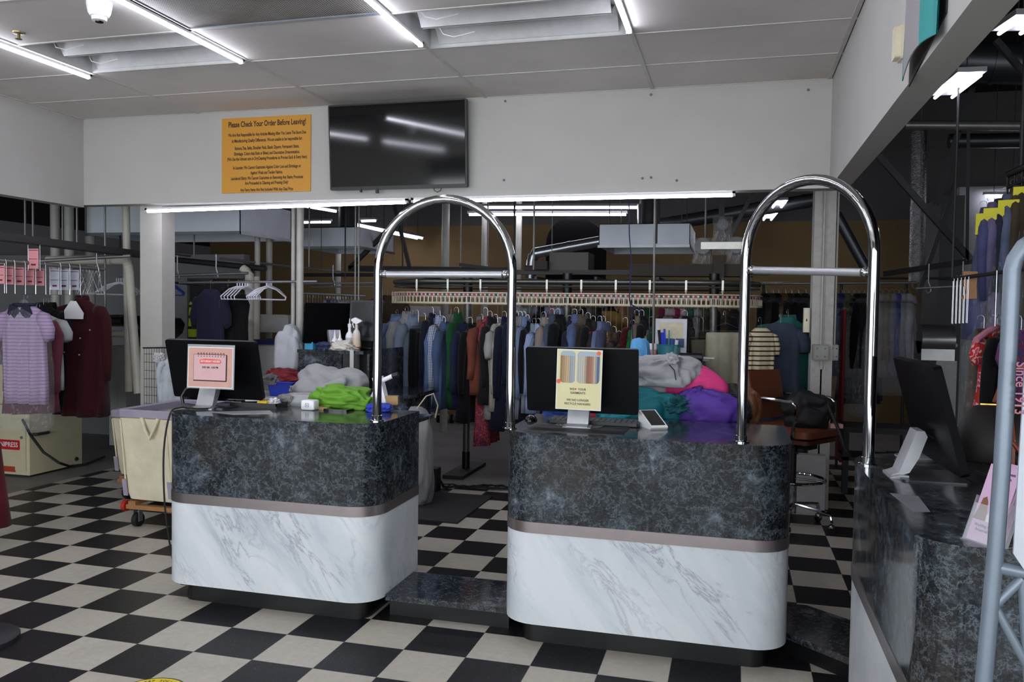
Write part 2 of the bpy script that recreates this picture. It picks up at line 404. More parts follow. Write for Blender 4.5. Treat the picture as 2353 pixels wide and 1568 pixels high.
def strip_light(p0, p1, lab, grp, up=Vector((0,0,1)), w=.022, r=.011, name='strip_light', em=None):
    p0, p1 = Vector(p0), Vector(p1); d = (p1-p0).normalized(); s = d.cross(up).normalized()
    t = thing(name, lab, 'light', (p0+p1)/2, group=grp)
    M = Matrix((s, d, up)).transposed().to_4x4(); M.translation = p0; L = (p1-p0).length
    part('housing', MB().box(-w/2, w/2, 0, L, -.012, .004, M), WHITE, t, False)
    part('tube', MB().cyl(M @ Vector((0, .02, -.018)), M @ Vector((0, L-.02, -.018)), r, 10), em or LED, t)
    for y in (0, L-.02): part('end_cap', MB().box(-w/2, w/2, y, y+.02, -.03, .004, M), plain('end_cap_grey', (190,190,190), .5), t, False)
    return t
for (x, y1), lab in zip(((-1.0, 1.515), (.235, 1.43), (1.475, 1.36), (2.69, 1.387)), ('leftmost LED strip light on the ceiling, above the camera dome side', 'LED strip light between the dome camera and the vent grille', 'LED strip light on the ceiling right of the vent grille', 'rightmost LED strip light on the white ceiling')):
    strip_light((x, y1-2.4, ZC-.006), (x, y1, ZC-.006), lab, 'LED strips on the ceiling', w=.03, r=.013)
for x in (-1.0, .235, 1.475, 2.69):   # unseen extra strips, added for the light they give, behind the photographer
    strip_light((x, -3.6, ZC-.006), (x, -1.3, ZC-.006), 'LED strip light on the ceiling behind the photographer', 'LED strips behind the photographer', w=.03, r=.013)
for a, b, lab in ((at(335, 480, 2.64), at(938, 458, 2.64), 'left half of the bright LED strip under the header wall'), (at(946, 457, 2.64), at(1690, 441, 2.64), 'right half of the bright LED strip under the header wall')):
    strip_light(a, b, lab, 'LED strips under the header wall', w=.03, r=.016)
# dome camera, sprinkler, wall box
p = fl(228, 5, ZC)
t = thing('dome_camera', 'small white dome security camera on the ceiling', 'security camera', p)
part('body', MB().lathe([(.062, 0), (.062, -.02), (.055, -.055), (.044, -.075), (.01, -.078)], p, 24), WHITE, t)
part('lens_ring', MB().lathe([(.04, -.068), (.036, -.095), (.022, -.1), (.005, -.1)], p, 20), WHITE, t)
part('lens', MB().lathe([(.022, -.098), (.02, -.104), (.004, -.105)], p, 16), BLACKG, t)
p = fl(43, 74, ZC)
t = thing('sprinkler_head', 'small brass sprinkler head on the ceiling', 'sprinkler', p)
part('escutcheon', MB().lathe([(.035, 0), (.033, -.008), (.012, -.01)], p), plain('brass', (130,115,80), .35, .8), t)
part('nozzle', MB().lathe([(.008, -.01), (.008, -.035), (.018, -.038), (.018, -.041), (.003, -.042)], p), plain('brass', (130,115,80), .35, .8), t)
p = ax(2073, 100, XR)
t = thing('wall_box', 'cream plastic sensor box on the right header wall beside the teal poster', 'sensor', p)
part('cover', MB().prism(rrect(-.035, .035, -.06, .06, [.01]*4), 0, .03, Matrix.Translation(p) @ Matrix.Rotation(-PI/2, 4, 'Y') @ Matrix.Rotation(PI/2, 4, 'Z')), plain('cream_plastic', (215,205,180), .5), t)
part('back_plate', MB().prism(rrect(-.04, .04, -.065, .065, [.012]*4), 0, .01, Matrix.Translation(p) @ Matrix.Rotation(-PI/2, 4, 'Y') @ Matrix.Rotation(PI/2, 4, 'Z')), plain('cream_plastic', (215,205,180), .5), t)
a, b = ax(2085, 180, XR-.012), ax(2168, 20, XR-.012)
t = thing('poster', 'curling teal and grey poster hanging off the right header wall', 'poster', a)
m = MB(); N = 10
for i in range(N):
    y0 = a.y+(b.y-a.y)*i/N; y1 = a.y+(b.y-a.y)*(i+1)/N; o0 = .012*math.sin(PI*i/N); o1 = .012*math.sin(PI*(i+1)/N)
    m.add([(XR-.03-abs(o0), y0, ZH-.0+.03*math.sin(PI*i/N)), (XR-.03-abs(o1), y1, ZH+.03*math.sin(PI*(i+1)/N)), (XR-.015, y1, 3.15), (XR-.015, y0, 3.15), (XR-.026-abs(o0), y0, ZH+.03*math.sin(PI*i/N)), (XR-.026-abs(o1), y1, ZH+.03*math.sin(PI*(i+1)/N)), (XR-.011, y1, 3.15), (XR-.011, y0, 3.15)], [(0,1,2,3), (4,7,6,5), (0,4,5,1)])
tt = NT('poster_print'); s = tt.node('ShaderNodeSeparateXYZ', {0: tt.coord()})
fct = tt.math('ADD', tt.math('MULTIPLY', s.outputs[1], -1./(a.y-b.y)), tt.math('MULTIPLY', tt.math('SINE', tt.math('MULTIPLY', s.outputs[2], 5.)), .08))
tt.link(tt.ramp(fct, [(0., (30,160,160)), (.06, (170,165,170)), (.6, (170,165,172)), (.64, (20,165,165)), (.95, (20,150,155))], 'CONSTANT'), tt.b.inputs['Base Color']); tt.b.inputs['Roughness'].default_value = .25
part('printed_sheet', m, tt.m, t, False)
part('dark_backing', MB().add([(XR-.006, a.y+.01, ZH-.02), (XR-.006, b.y, ZH+.06), (XR-.006, b.y, ZH+.2), (XR-.006, a.y, ZH+.1), (XR-.002, a.y+.01, ZH-.02), (XR-.002, b.y, ZH+.06), (XR-.002, b.y, ZH+.2), (XR-.002, a.y, ZH+.1)], [(0,1,2,3), (4,7,6,5), (0,4,5,1), (1,5,6,2), (2,6,7,3), (3,7,4,0)]), BLACK, t, False)
# TV
a, b = at(757, 249, 2.6), at(1073, 226, 2.6); c0, d0_ = at(765, 441, 2.6), at(1078, 427, 2.6)
x0, x1, z0, z1 = (a.x+c0.x)/2, (b.x+d0_.x)/2, (c0.z+d0_.z)/2, (a.z+b.z)/2
M = Matrix.Translation((0, 2.60, z0)) @ Matrix.Rotation(math.radians(4), 4, 'X')
t = thing('television', 'black flat-screen television on the header wall', 'television', ((x0+x1)/2, 2.6, z0))
part('cabinet', MB().prism(rrect(x0, x1, 0, z1-z0, [.012]*4), -.03, .012, M @ Matrix.Rotation(PI/2, 4, 'X')), BLACK, t)
part('screen', MB().box(x0+.012, x1-.012, -.0165, -.0125, .025, z1-z0-.012, M), plain('tv_glass', (7,8,9), .07, 0, .05, 3, 0, .45), t, False)
part('wall_mount', MB().box(x0+.35, x1-.35, .012, .05, .2, .45, M), BLACK, t, False)
part('hanging_cable', MB().tube([(x1-.2, 2.6, z0+.02), (x1-.21, 2.6, z0-.02), (x1-.235, 2.6, z0-.032), (x1-.26, 2.6, z0-.02), (x1-.265, 2.6, z0+.02)], .003, 6), BLACK, t)
for xx, ww, zz in ((.38, .02, .03), (.25, .012, .02)): part('hanging_tab', MB().box(x0+xx, x0+xx+ww, 2.585, 2.605, z0-zz, z0+.02), BLACK, t, False)
# order sign
x0, x1, z0, z1 = -.748, .048, 2.508, 3.107
t = thing('notice_board', 'orange notice sign about checking your order, left of the television', 'sign', ((x0+x1)/2, 2.65, z0))
part('panel', MB().box(x0, x1, 2.647, 2.656, z0, z1), plain('orange_board', (206,146,48), .55, 0, .04, 2), t, False)
L = [('Please Check Your Order Before Leaving!', .062, .545), ('We Are Not Responsible for Any Articles Missing After You Leave The Store Due', .036, .462),
 ('to Manufacturing Quality Differences. We are unable to be responsible for:', .036, .415), ('Buttons,Ties, Belts, Shoulder Pads, Elastic Zippers, Permanent Stains,', .036, .355),
 ('Shrinkage, Colors that Fade or Bleed, and Decorative Ornamentation.', .036, .311), ('(We Use the Utmost care in DryCleaning Procedures to Process Each & Every Item)', .036, .27),
 ('In Launder; We Cannot Guarantee Against Color Loss and Shrinkage or', .036, .2), ('Against Weak and Tender Fabrics.', .036, .157), ('Laundered Shirts: We Cannot Guarantee on Removing Any Stains; Processes', .036, .115),
 ('Are Proceeded in Cleaning and Pressing Only!', .036, .075), ('Any Fancy Items Are Not Included With Any Deal Price', .036, .022)]
letters([(s, z, face_M(((x0+x1)/2+.01, 2.6465, z0+h)), .655 if z > .05 else .575) for s, z, h in L], TEXTK, t, bold=.022)
# screws left in the header wall
for x, y in ((1161, 233), (1496, 218), (1857, 207), (1158, 414), (1476, 410), (1496, 408), (1555, 415), (1856, 405)):
    p = at(x, y, YH)
    solo('wall_screw', MB().lathe([(.009, 0), (.009, -.006), (.004, -.014), (.001, -.015)], p, 10, Matrix.Rotation(-PI/2, 4, 'X')), STEEL, {1161:'screw in the header wall just right of the television, upper row',1496:'',}.get(x, '') or 'small metal screw in the bare header wall', 'screw', 'screws in the header wall', loc=p)

# ================= counters =================
def counter(name, label, x0, x1, y0, y1, rs, loc):
    t = thing(name, label, 'counter', loc)
    def rr(i, r=None): return rrect(x0+i, x1-i, y0+i, y1-i, [max(0, q-i) for q in rs], 8)
    part('plinth', MB().prism(rr(.08), 0, .112), plain('black_plinth', (12,12,14), .35), t)
    part('lower_panel', MB().prism(rr(0), .112, .548), WMARB, t)
    part('metal_band', MB().prism(rr(-.003), .548, .6), BAND, t)
    part('upper_panel', MB().prism(rr(0), .6, 1.003), MARB, t)
    part('countertop', MB().prism(rr(-.002), 1.003, 1.02), MARB, t)
    return t
cl = counter('service_counter', 'left service counter of dark and white marble laminate', .335, 1.585, .50, 1.10, [.16, .16, .005, .005], (.96, .8, 0))
part('work_shelf', MB().box(.4, 1.52, 1.10, 1.5, .93, .95), MARB, cl, False)
cc = counter('service_counter', 'middle service counter of dark and white marble laminate', 2.235, 3.55, .50, 1.22, [.16, .16, .02, .005], (2.9, .86, 0))
part('work_shelf', MB().box(2.3, 3.5, 1.22, 1.75, .93, .95), MARB, cc, False)
counter('service_counter', 'right service counter running towards the camera under the large computer', 3.765, 5.1, -.97, .49, [.11, .16, .05, .25], (4.4, -.3, 0))
t = thing('low_platform', 'low dark marble step joining the left and middle counters', 'step', (1.9, .85, 0))
part('slab', MB().box(1.588, 2.232, .64, 1.03, .095, .125), MARB, t, False)
part('base', MB().box(1.588, 2.232, .70, 1.0, 0, .095), plain('black_plinth', (12,12,14), .35), t, False)
t = thing('low_platform', 'low dark marble step between the middle counter and the right counter', 'step', (3.67, .8, 0))
P = [(3.554, .72), (3.80, .50), (3.95, .495), (4.2, .495), (4.2, .97), (3.86, .98), (3.675, 1.13), (3.554, 1.12)]
part('slab', MB().prism(P, .095, .125), MARB, t, False)
part('base', MB().prism([(3.554, .8), (3.82, .56), (4.0, .5), (4.15, .5), (4.15, .9), (3.85, .92), (3.67, 1.08), (3.554, 1.08)], 0, .095), plain('black_plinth', (12,12,14), .35), t, False)
def arch(label, A, B, ztop, zb, zb2=None):
    A, B = Vector((A[0], A[1], 1.02)), Vector((B[0], B[1], 1.02)); d = B-A; R = d.length/2; u = d.normalized(); zs = ztop-R; mid = (A+B)/2
    t = thing('arch_rail', label, 'rail', mid)
    pts = [A+Vector((0, 0, .0)), Vector((A.x, A.y, zs))]+arc((mid.x, mid.y, zs), R, PI, 0, u, (0,0,1), 24)[1:]+[B]
    part('arch_tube', MB().tube(pts, .0225, 16), CHROME, t)
    za, zb2 = zb, (zb2 or zb)
    p, q = Vector((A.x, A.y, za)), Vector((B.x, B.y, zb2)); w = (q-p).normalized()
    part('crossbar', MB().cyl(p+w*.05, q-w*.05, .0165, 14), SILV, t)
    for s in (p+w*.036, q-w*.036): part('ball_joint', MB().ball(s, .021), CHROME, t)
    for s in (A, B): part('floor_flange', MB().lathe([(.036, 0), (.036, .005), (.026, .008), (.026, .03), (.0225, .032), (.0225, .036)], s, 20), CHROME, t)
arch('left chrome arch bridging the left and middle counters', (1.537, .632), (2.245, .619), 2.14, 1.768)
arch('right chrome arch bridging the middle and right counters', (3.331, .579), (3.80, .168), 2.15, 1.79, 1.76)
# ================= garments =================
_g = {}
def gmesh(kind, var=0):
    if (kind, var) in _g: return _g[kind, var]
    rnd = random.Random(hash(kind) % 1000*0+var*77+len(kind)*13)
    S = {'shirt': [(.05,.03,0), (.065,.034,.015), (.115,.034,.05), (.16,.036,.09), (.19,.042,.14), (.195,.055,.3), (.2,.065,.5), (.215,.075,.76)],
         'tee': [(.075,.03,0), (.1,.04,.01), (.17,.045,.04), (.2,.05,.085), (.2,.055,.15), (.2,.055,.35), (.205,.06,.62)],
         'coat': [(.06,.035,0), (.08,.04,.015), (.14,.042,.05), (.19,.046,.09), (.22,.055,.15), (.21,.075,.35), (.225,.09,.6), (.25,.11,.98)],
         'dress': [(.06,.03,0), (.085,.04,.01), (.13,.045,.035), (.16,.05,.09), (.15,.055,.25), (.15,.06,.38), (.2,.08,.65), (.25,.1,1.02)],
         'tank': [(.12,.02,0), (.13,.03,.03), (.14,.04,.08), (.18,.045,.2), (.19,.05,.35), (.2,.06,.62)],
         'pants': [(.15,.012,.088), (.17,.02,.092), (.172,.03,.11), (.17,.03,.2), (.165,.038,.45), (.16,.042,.7)]}[kind]
    N = 32; ph = [rnd.uniform(0, 6.3) for _ in range(4)]; k1 = rnd.choice((5, 6, 7)); H = S[-1][2]; rings = []
    zs = []
    for i in range(len(S)-1):
        n = 3 if S[i+1][2]-S[i][2] > .1 else 1
        for j in range(n):
            f = j/n; zs.append(tuple(S[i][q]*(1-f)+S[i+1][q]*f for q in range(3)))
    zs.append(S[-1])
    for (w, th, z) in zs:
        v = z/H; am = .35*th*min(1, v*1.6); dx = .012*math.sin(3*v+ph[0])*v
        g_ = []
        for k in range(N):
            a = 2*PI*k/N; ca, sa = math.cos(a), math.sin(a)
            x = w*math.copysign(abs(ca)**.8, ca); y = th*math.copysign(abs(sa)**.75, sa)
            y += am*math.sin(k1*x/w*1.6+ph[1]+1.2*v)+.3*am*math.sin(11*x/w+ph[2]); x += am*.35*math.sin(9*v+k+ph[3])*.3
            g_.append((x+dx, y, -z-.006*math.sin(2*x/w+ph[0])*v))
        rings.append(g_)
    m = MB().loft(rings)
    if kind in ('shirt', 'coat', 'tee', 'dress') and not (kind == 'dress' and var % 2):
        L = {'shirt': .58, 'coat': .66, 'tee': .2, 'dress': .2}[kind]; w = S[3][0]
        for s in (-1, 1):
            pts = [(s*(w-.055), 0, -.085), (s*(w+.0), .0, -.1), (s*(w+.035), .005*s, -.17)]
            n = 4 if L > .3 else 1
            for i in range(1, n+1):
                f = i/n; pts.append((s*(w+.04+.015*math.sin(f*3+ph[0])), .02*math.sin(f*2+ph[1])*f, -.17-(L-.15)*f))
            rr = [.05, .062, .06]+[.058-.018*(i/n) for i in range(1, n+1)]
            sub = MB().tube(pts, .05, 12, rr=rr); 
            for v in sub.bm.verts: v.co.y *= .75
            me = bpy.data.meshes.new('tmp'); sub.bm.to_mesh(me); sub.bm.free(); m.bm.from_mesh(me); bpy.data.meshes.remove(me)
    if kind in ('shirt', 'coat'):
        col = []
        for z, r in ((.035, .075), (-.03, .062), (-.04, .058), (-.028, .05), (.0, .048)):
            col.append([(r*math.cos(2*PI*k/20), r*.75*math.sin(2*PI*k/20), -z-(.02 if math.sin(2*PI*k/20) < -.5 else 0)) for k in range(20)])
        m.loft(col, cap=False)
    me = m.mesh('cloth_'+kind, CANVAS, 2); _g[kind, var] = me; return me
def hmesh():
    if 'h' in _g: return _g['h']
    m = MB().tube([(0,0,-.04), (0,0,.02)]+[(0, .022*math.sin(a), .055-.022*math.cos(a)*-1-.0) for a in ()]+[(0,0,.06)]+[(.0, .022-.022*math.cos(a), .06+.022*math.sin(a)) for a in [PI*i/6*1.25 for i in range(1, 7)]], .0018, 5)
    m.tube([(0,0,-.02), (-.19,0,-.09), (.19,0,-.09), (0,0,-.02)], .0018, 5)
    _g['h'] = m.mesh('hanger', WIRE, True); return _g['h']
def covmesh(kind, var):
    k = ('cov', kind, var)
    if k in _g: return _g[k]
    src = gmesh(kind, 0); H = -min(v.co.z for v in src.vertices)
    rings = []; rnd = random.Random(var)
    for w, th, z in ((.012,.012,-.03), (.05,.03,-.005), (.17,.06,.05), (.25,.09,.12), (.265,.1,.3), (.27,.105,.6*H), (.28,.11,H), (.26,.1,H+.12), (.22,.07,H+.17)):
        rings.append([((w+.012*math.sin(5*i+z*20+var))*math.cos(2*PI*i/24), (th+.02*math.sin(7*i+z*9+var)*min(1, th*10))*math.sin(2*PI*i/24), -z) for i in range(24)])
    _g[k] = MB().loft(rings, cap=False).mesh('plastic_cover', FILM, 2); return _g[k]
def inst(name, me, parent, mat=None, loc=(0,0,0), sc=(1,1,1)):
    o = bpy.data.objects.new(name, me); C.objects.link(o); o.parent = parent; o.location = loc; o.scale = sc
    if mat: o.material_slots[0].link = 'OBJECT'; o.material_slots[0].material = mat
    return o
WORD = {'shirt': 'shirt', 'tee': 'short-sleeved shirt', 'coat': 'jacket', 'dress': 'dress', 'tank': 'sleeveless top', 'pants': 'trousers'}
_seed = [0]
def garment(kind, mat, hook, rz, label, group, drop=.07, sc=(1,1,1), cover=False, var=None):
    """hook: the point on the rail the hanger hangs from"""
    _seed[0] += 1; drop = random.Random(_seed[0]).choice((.05, .08, .11, .14)) if drop is None else drop; var = _seed[0] % 3 if var is None else var
    t = thing({'shirt':'hanging_shirt','tee':'hanging_tee_shirt','coat':'hanging_jacket','dress':'hanging_dress','tank':'sleeveless_garment','pants':'hanging_trousers'}[kind], label, WORD[kind], hook, rz, group)
    if isinstance(mat, (tuple, list)):
        g_ = sum(mat)/3; mat = cloth(tuple(int(.86*(c*.86+g_*.14)) for c in mat))
    inst('cloth', gmesh(kind, var), t, mat, (0, 0, -.08-drop), sc)
    if drop > .1:
        part('hook_wire', MB().cyl((0,0,0), (0,0,-drop), .0018, 5), WIRE, t, True, True)
    inst('hanger', hmesh(), t, None, (0, 0, -.085-drop+.01), (sc[0], 1, 1))
    if cover: inst('plastic_cover', covmesh(kind, var), t, None, (0, 0, -.08-drop), sc)
    return t
CN = {}
def row(items, place, group, tmpl, first='at the left end', **k):
    """items: (px, colour words, kind, material, [options])"""
    prev = None
    for it in items:
        px, cw, kind, mat = it[:4]; o = dict(k); o.update(it[4] if len(it) > 4 else {})
        w = WORD[kind]
        rel = first if prev is None else 'right of the '+prev
        lab = (cw+' '+w+' '+tmpl+' '+rel)
        sc = o.pop('sc', (1,1,1)); rz = o.pop('rz', 0)
        garment(kind, mat, place(px), rz, ' '.join(lab.split()[:16]), group, sc=sc, **o)
        prev = cw+' '+w

# ---- conveyor: front run at Y=4.1, back run at Y=5.15 ----
YC, YB = 4.1, 5.15
XA, XB = at(903, 675, YC).x, at(1745, 690, YC).x
XA2, XB2 = XA+.05, XB-.2
t = thing('garment_conveyor', 'electric garment conveyor with a numbered slotted rail on steel posts', 'conveyor', ((XA+XB)/2, 4.6, 0))
RC = (YB-YC)/2; YM = (YC+YB)/2
def oval(z, off=0., n=14):
    r = RC+off; P = [Vector((XA2+RC*.6+(XB2-XA2-RC*1.2)*i/30, YC-off, z)) for i in range(31)]
    P += [Vector((XB2-RC*.6+r*math.sin(PI*i/n), YM-r*math.cos(PI*i/n), z)) for i in range(1, n)]
    P += [Vector((XB2-RC*.6-(XB2-XA2-RC*1.2)*i/30, YB+off, z)) for i in range(31)]
    P += [Vector((XA2+RC*.6-r*math.sin(PI*i/n), YM+r*math.cos(PI*i/n), z)) for i in range(1, n)]
    return P
ZS0, ZS1, ZS2 = 1.648, 1.72, 1.757      # slot strip bottom / slots top / label band top
part('upper_track', MB().tube(oval(1.858), .022, 10, True), plain('track_steel', (96,94,92), .35, .7), t)
part('lower_track', MB().tube(oval(1.815), .009, 8, True), plain('track_steel', (96,94,92), .35, .7), t)
ov = oval(0, .03, 18); LEN = [0]
for i in range(len(ov)): LEN.append(LEN[-1]+(ov[(i+1) % len(ov)]-ov[i]).length)
TOT = LEN[-1]; PITCH = .0417; NS = int(TOT/PITCH); PITCH = TOT/NS
def along(s):
    s %= TOT
    for i in range(len(ov)):
        if LEN[i] <= s <= LEN[i+1]:
            a, b = ov[i], ov[(i+1) % len(ov)]; f = (s-LEN[i])/(LEN[i+1]-LEN[i]); return a.lerp(b, f), (b-a).normalized()
    return ov[0], Vector((1,0,0))
strip, band, plates = MB(), MB(), MB(); nums = []
T_ = .004
for k in range(NS):
    p, d = along(k*PITCH); q, d2 = along((k+1)*PITCH); nrm = Vector((d.y, -d.x, 0))
    M = Matrix((d, -nrm, Vector((0,0,1)))).transposed().to_4x4(); M.translation = p
    L = (q-p).length
    strip.box(0, L, 0, T_, ZS0, ZS0+.016, M).box(0, L, 0, T_, ZS1-.006, ZS2, M).box(0, .0125, 0, T_, ZS0+.016, ZS1-.006, M)
    band.box(0, L, -.0012, 0, ZS1+.001, ZS1+.027, M)
    front = p.y < YM-.15
    if front:
        plates.lathe([(.0001, 0), (.0088, 0), (.0088, .001), (.0001, .001)], M @ Vector((L/2, -.002, ZS1+.014)), 12, (M.to_3x3() @ Matrix.Rotation(PI/2, 3, 'X') @ Matrix.Diagonal((1.15, 1, 1))).to_4x4())
        nums.append((M @ Vector((L/2, -.0036, ZS1+.014)), M))
part('slot_strip', strip, plain('beige_slots', (196,184,160), .5), t, False)
part('label_band', band, stripes('label_band', (140,28,34), (20,16,18), 12., 'X', .5, .5), t, False)
part('number_plates', plates, PAPER, t, False)
nums.sort(key=lambda q: q[0].x)
tm = []
for i, (p, M) in enumerate(nums):
    if i % 1 == 0:
        R = M.copy(); R.translation = p; tm.append(text_mesh(str(i+1), .014, R @ Matrix.Rotation(PI/2, 4, 'X'), BLACK, 1.))
me = join(tm, 'numbers', BLACK); part('numbers', me, BLACK, t)
for x in (960, 1031, 1106, 1258, 1337, 1416, 1494, 1577, 1661, 1740):
    p = at(x, 655, YC); p.x = min(p.x, XB-.1)
    b = MB().box(p.x-.009, p.x+.009, YC-.03, YC-.02, 1.79, 1.875).cyl((p.x, YC-.025, 1.79), (p.x, YC-.025, ZS2-.01), .006, 8).cyl((p.x, YC-.025, 1.785), (p.x, YC-.025, 1.772), .012, 8)
    part('trolley_bracket', b, plain('bracket', (190,188,180), .4, .5), t)
I_ = MB().box(XA-.3, XB+.1, YM-.03, YM+.03, 1.945, 1.99)
part('support_beam', I_, DARKM, t, False)
for x in (1075, 1303, 1640):
    p = at(x, 700, 4.45)
    if x < 1640: pp = [p.x]
    else: pp = [p.x]
    part('post', MB().cyl((p.x, 4.45, .16), (p.x, 4.45, 1.95), .032, 16), PIPED, t)
    part('post_sleeve', MB().cyl((p.x, 4.45, .03), (p.x, 4.45, .2), .038, 16), BLACK, t)
    part('post_collar', MB().cyl((p.x, 4.45, 1.72), (p.x, 4.45, 1.95), .045, 16), BLACK, t)
    part('foot_plate', MB().box(p.x-.1, p.x+.1, 4.05, 4.8, 0, .035), plain('foot_dark', (40,37,35), .6), t, False)
for x in [XA+.3+i*.55 for i in range(6)]:
    part('cross_arm', MB().box(x-.012, x+.012, YC, YB, 1.88, 1.905), DARKM, t, False)
# drive gear boxes on the top
p0, p1 = at(1262, 625, 4.6), at(1352, 580, 4.6)
part('control_box', MB().box(p0.x, p1.x, 4.6, 4.95, p0.z, p1.z), plain('control_grey', (66,62,58), .6), t, False)
part('drive_motor', MB().box(at(1232, 620, 4.6).x, at(1262, 620, 4.6).x, 4.5, 4.7, 1.99, 2.07).cyl((p0.x, 4.62, 2.0), (p0.x-.25, 4.62, 2.0), .035), plain('oily_brown', (52,46,40), .8), t)
part('gear_housing', MB().box(at(1450, 620, 4.6).x, at(1730, 620, 4.6).x, 4.5, 4.75, 1.93, 2.04).box(at(1640, 620, 4.6).x, at(1665, 620, 4.6).x, 4.45, 4.6, 1.9, 2.1), plain('oily_brown', (52,46,40), .8), t, False)

B_ = (112,132,170)
def cpl(px): p = at(px, 700, YC-.01); p.z = ZS0+.01; return p
gingham = stripes('gingham_blue', (40,52,92), (190,196,212), 70, 'Z', .5, .9, 'Y')
leop = blotch('leopard', [(60,40,30), (150,125,95), (40,28,24), (120,95,70)], 40)
pais = blotch('paisley_brown', [(38,26,26), (74,56,50), (26,18,22)], 30)
sgrey = stripes('grey_stripe', (120,124,134), (88,92,104), 60, 'Y', .5)
bstr = stripes('blue_stripe', (120,140,180), (150,165,195), 80, 'Y', .5)
redpat = blotch('red_pattern', [(150,30,30), (60,30,80), (190,90,60), (110,20,30)], 22)
row([(915, 'light blue', 'shirt', (104,124,164), dict(rz=.9, sc=(1.15,1,1.1))), (938, 'pale grey', 'shirt', (150,150,152), dict(rz=1.1, sc=(1.05,1,1.1))), (950, 'pale blue', 'shirt', (124,142,168), dict(rz=1.2, sc=(1,1,1.12))),
     (962, 'black', 'pants', (14,14,17), {}), (978, 'charcoal', 'pants', (20,20,24), {}), (996, 'navy', 'coat', (20,26,44), dict(sc=(.9,.8,.8))), (1003, 'denim blue', 'shirt', (84,112,160), dict(sc=(1,.9,1.08))), (1012, 'blue gingham', 'shirt', gingham, dict(sc=(1,.9,1.05))), (1024, 'mid blue', 'shirt', (72,96,140), {}),
     (1054, 'bottle green', 'shirt', (14,86,38), dict(sc=(1,.8,1.1))), (1063, 'indigo striped', 'shirt', (34,36,74), {}), (1086, 'long black', 'coat', (10,10,12), dict(sc=(1,.8,.9))), (1110, 'rust brown', 'shirt', (138,66,50), dict(rz=1.3, sc=(1,1,.85))), (1121, 'red patterned', 'dress', redpat, dict(sc=(.8,.7,1.15))), (1131, 'black and grey', 'shirt', (26,26,30), {}),
     (1144, 'white', 'tee', (176,174,168), dict(sc=(1,1,1.4))), (1154, 'cream', 'shirt', (186,178,156), {}), (1164, 'dark navy', 'coat', (16,26,48), dict(sc=(.95,.9,1.02))), (1180, 'midnight blue', 'shirt', (22,30,54), {}),
     (1192, 'stone grey', 'shirt', (130,126,122), {}), (1201, 'slate grey', 'shirt', sgrey, dict(sc=(1,1,1.15))), (1209, 'sky blue', 'shirt', (112,134,178), dict(sc=(1,.9,1.15))), (1217, 'ink black', 'coat', (16,17,26), dict(sc=(.9,.7,.9))), (1232, 'powder blue', 'shirt', (134,150,166), dict(rz=1.1)), (1242, 'grey blue striped', 'shirt', bstr, dict(rz=1.2)),
     (1255, 'beige checked', 'shirt', stripes('beige_check', (140,130,120), (112,104,98), 90, 'Z', .5, .9, 'Y'), {}), (1264, 'faded denim', 'shirt', (96,112,142), {}), (1274, 'steel blue', 'shirt', (70,84,108), {}), (1287, 'black suit', 'coat', (11,12,17), dict(sc=(1,1.1,.9))),
     (1315, 'dark blue', 'shirt', (30,38,64), {}), (1326, 'cornflower blue', 'shirt', (92,108,158), {}), (1340, 'taupe', 'shirt', (96,84,76), dict(rz=1.2)), (1357, 'black knitted', 'coat', (15,15,17), dict(sc=(.9,.9,.8))), (1369, 'black and red', 'shirt', blotch('black_red', [(14,12,14), (14,12,14), (150,12,16), (14,12,14)], 6), {}),
     (1384, 'lavender blue', 'shirt', (114,124,170), dict(rz=1.35)), (1392, 'periwinkle', 'shirt', (78,82,116), dict(rz=1.45)), (1404, 'leopard print', 'tank', leop, dict(sc=(1,.8,1.2), drop=.16)), (1417, 'brown paisley', 'shirt', pais, dict(rz=1.4, drop=.2)), (1430, 'dark brown', 'coat', (52,36,28), dict(sc=(.8,.6,.75), drop=.24)),
     (1443, 'crimson', 'dress', (84,10,14), dict(sc=(1,.8,.9), rz=1.45, drop=.12)), (1460, 'bright green', 'tank', (26,122,54), dict(rz=1.3, sc=(1,1,1.2))), (1469, 'sand coloured', 'coat', (130,112,90), dict(sc=(.9,.7,.8))), (1480, 'black floral', 'coat', (20,16,20), dict(sc=(.9,.9,.9))), (1493, 'mint white', 'dress', (150,160,146), dict(sc=(1,.8,1))), (1503, 'pine green', 'dress', (36,72,62), dict(sc=(1,.7,1))),
     (1580, 'near-black', 'coat', (24,22,24), {}), (1603, 'dark khaki', 'pants', (92,86,72), dict(sc=(1,1.6,1.2), rz=1.0)), (1617, 'khaki', 'pants', (118,110,92), dict(sc=(1,1.5,1.2), rz=1.0)), (1668, 'large cream', 'pants', (196,186,160), dict(sc=(1,1.6,1.1), rz=.45)),
     (1722, 'black pressed', 'pants', (18,18,20), {})],
    cpl, 'garments on the front of the conveyor', 'on the conveyor,', 'at the far left', rz=1.5, drop=None)
solo('triangle_hanger', MB().tube([(0,0,.04), (0,0,0), (-.045,0,-.1), (.045,0,-.1), (0,0,0)], .002, 5), DARKM, 'bare triangular wire hanger hanging between the blue and green shirts', 'hanger').location = cpl(1040)-Vector((0, 0, .1))
knit = stripes('black_cream_knit', (198,182,150), (24,22,22), 26, 'Z', .3)
YR = 3.75
def rpl(px): p = at(px, 705, YR); return p
garment('tee', knit, Vector((at(1750, 700, YR).x, YR, 1.66)), .5, 'cream knitted top with black stripes on the conveyor right end', 'garments on the front of the conveyor', drop=.1, sc=(.6,1,1))
garment('dress', (62,72,94), Vector((at(1795, 700, 4.0).x, 4.0, 1.66)), .25, 'grey-blue robe on a hanger left of the steel column', 'garments on the front of the conveyor', drop=.06, sc=(1.05,1.2,1.1), var=0)
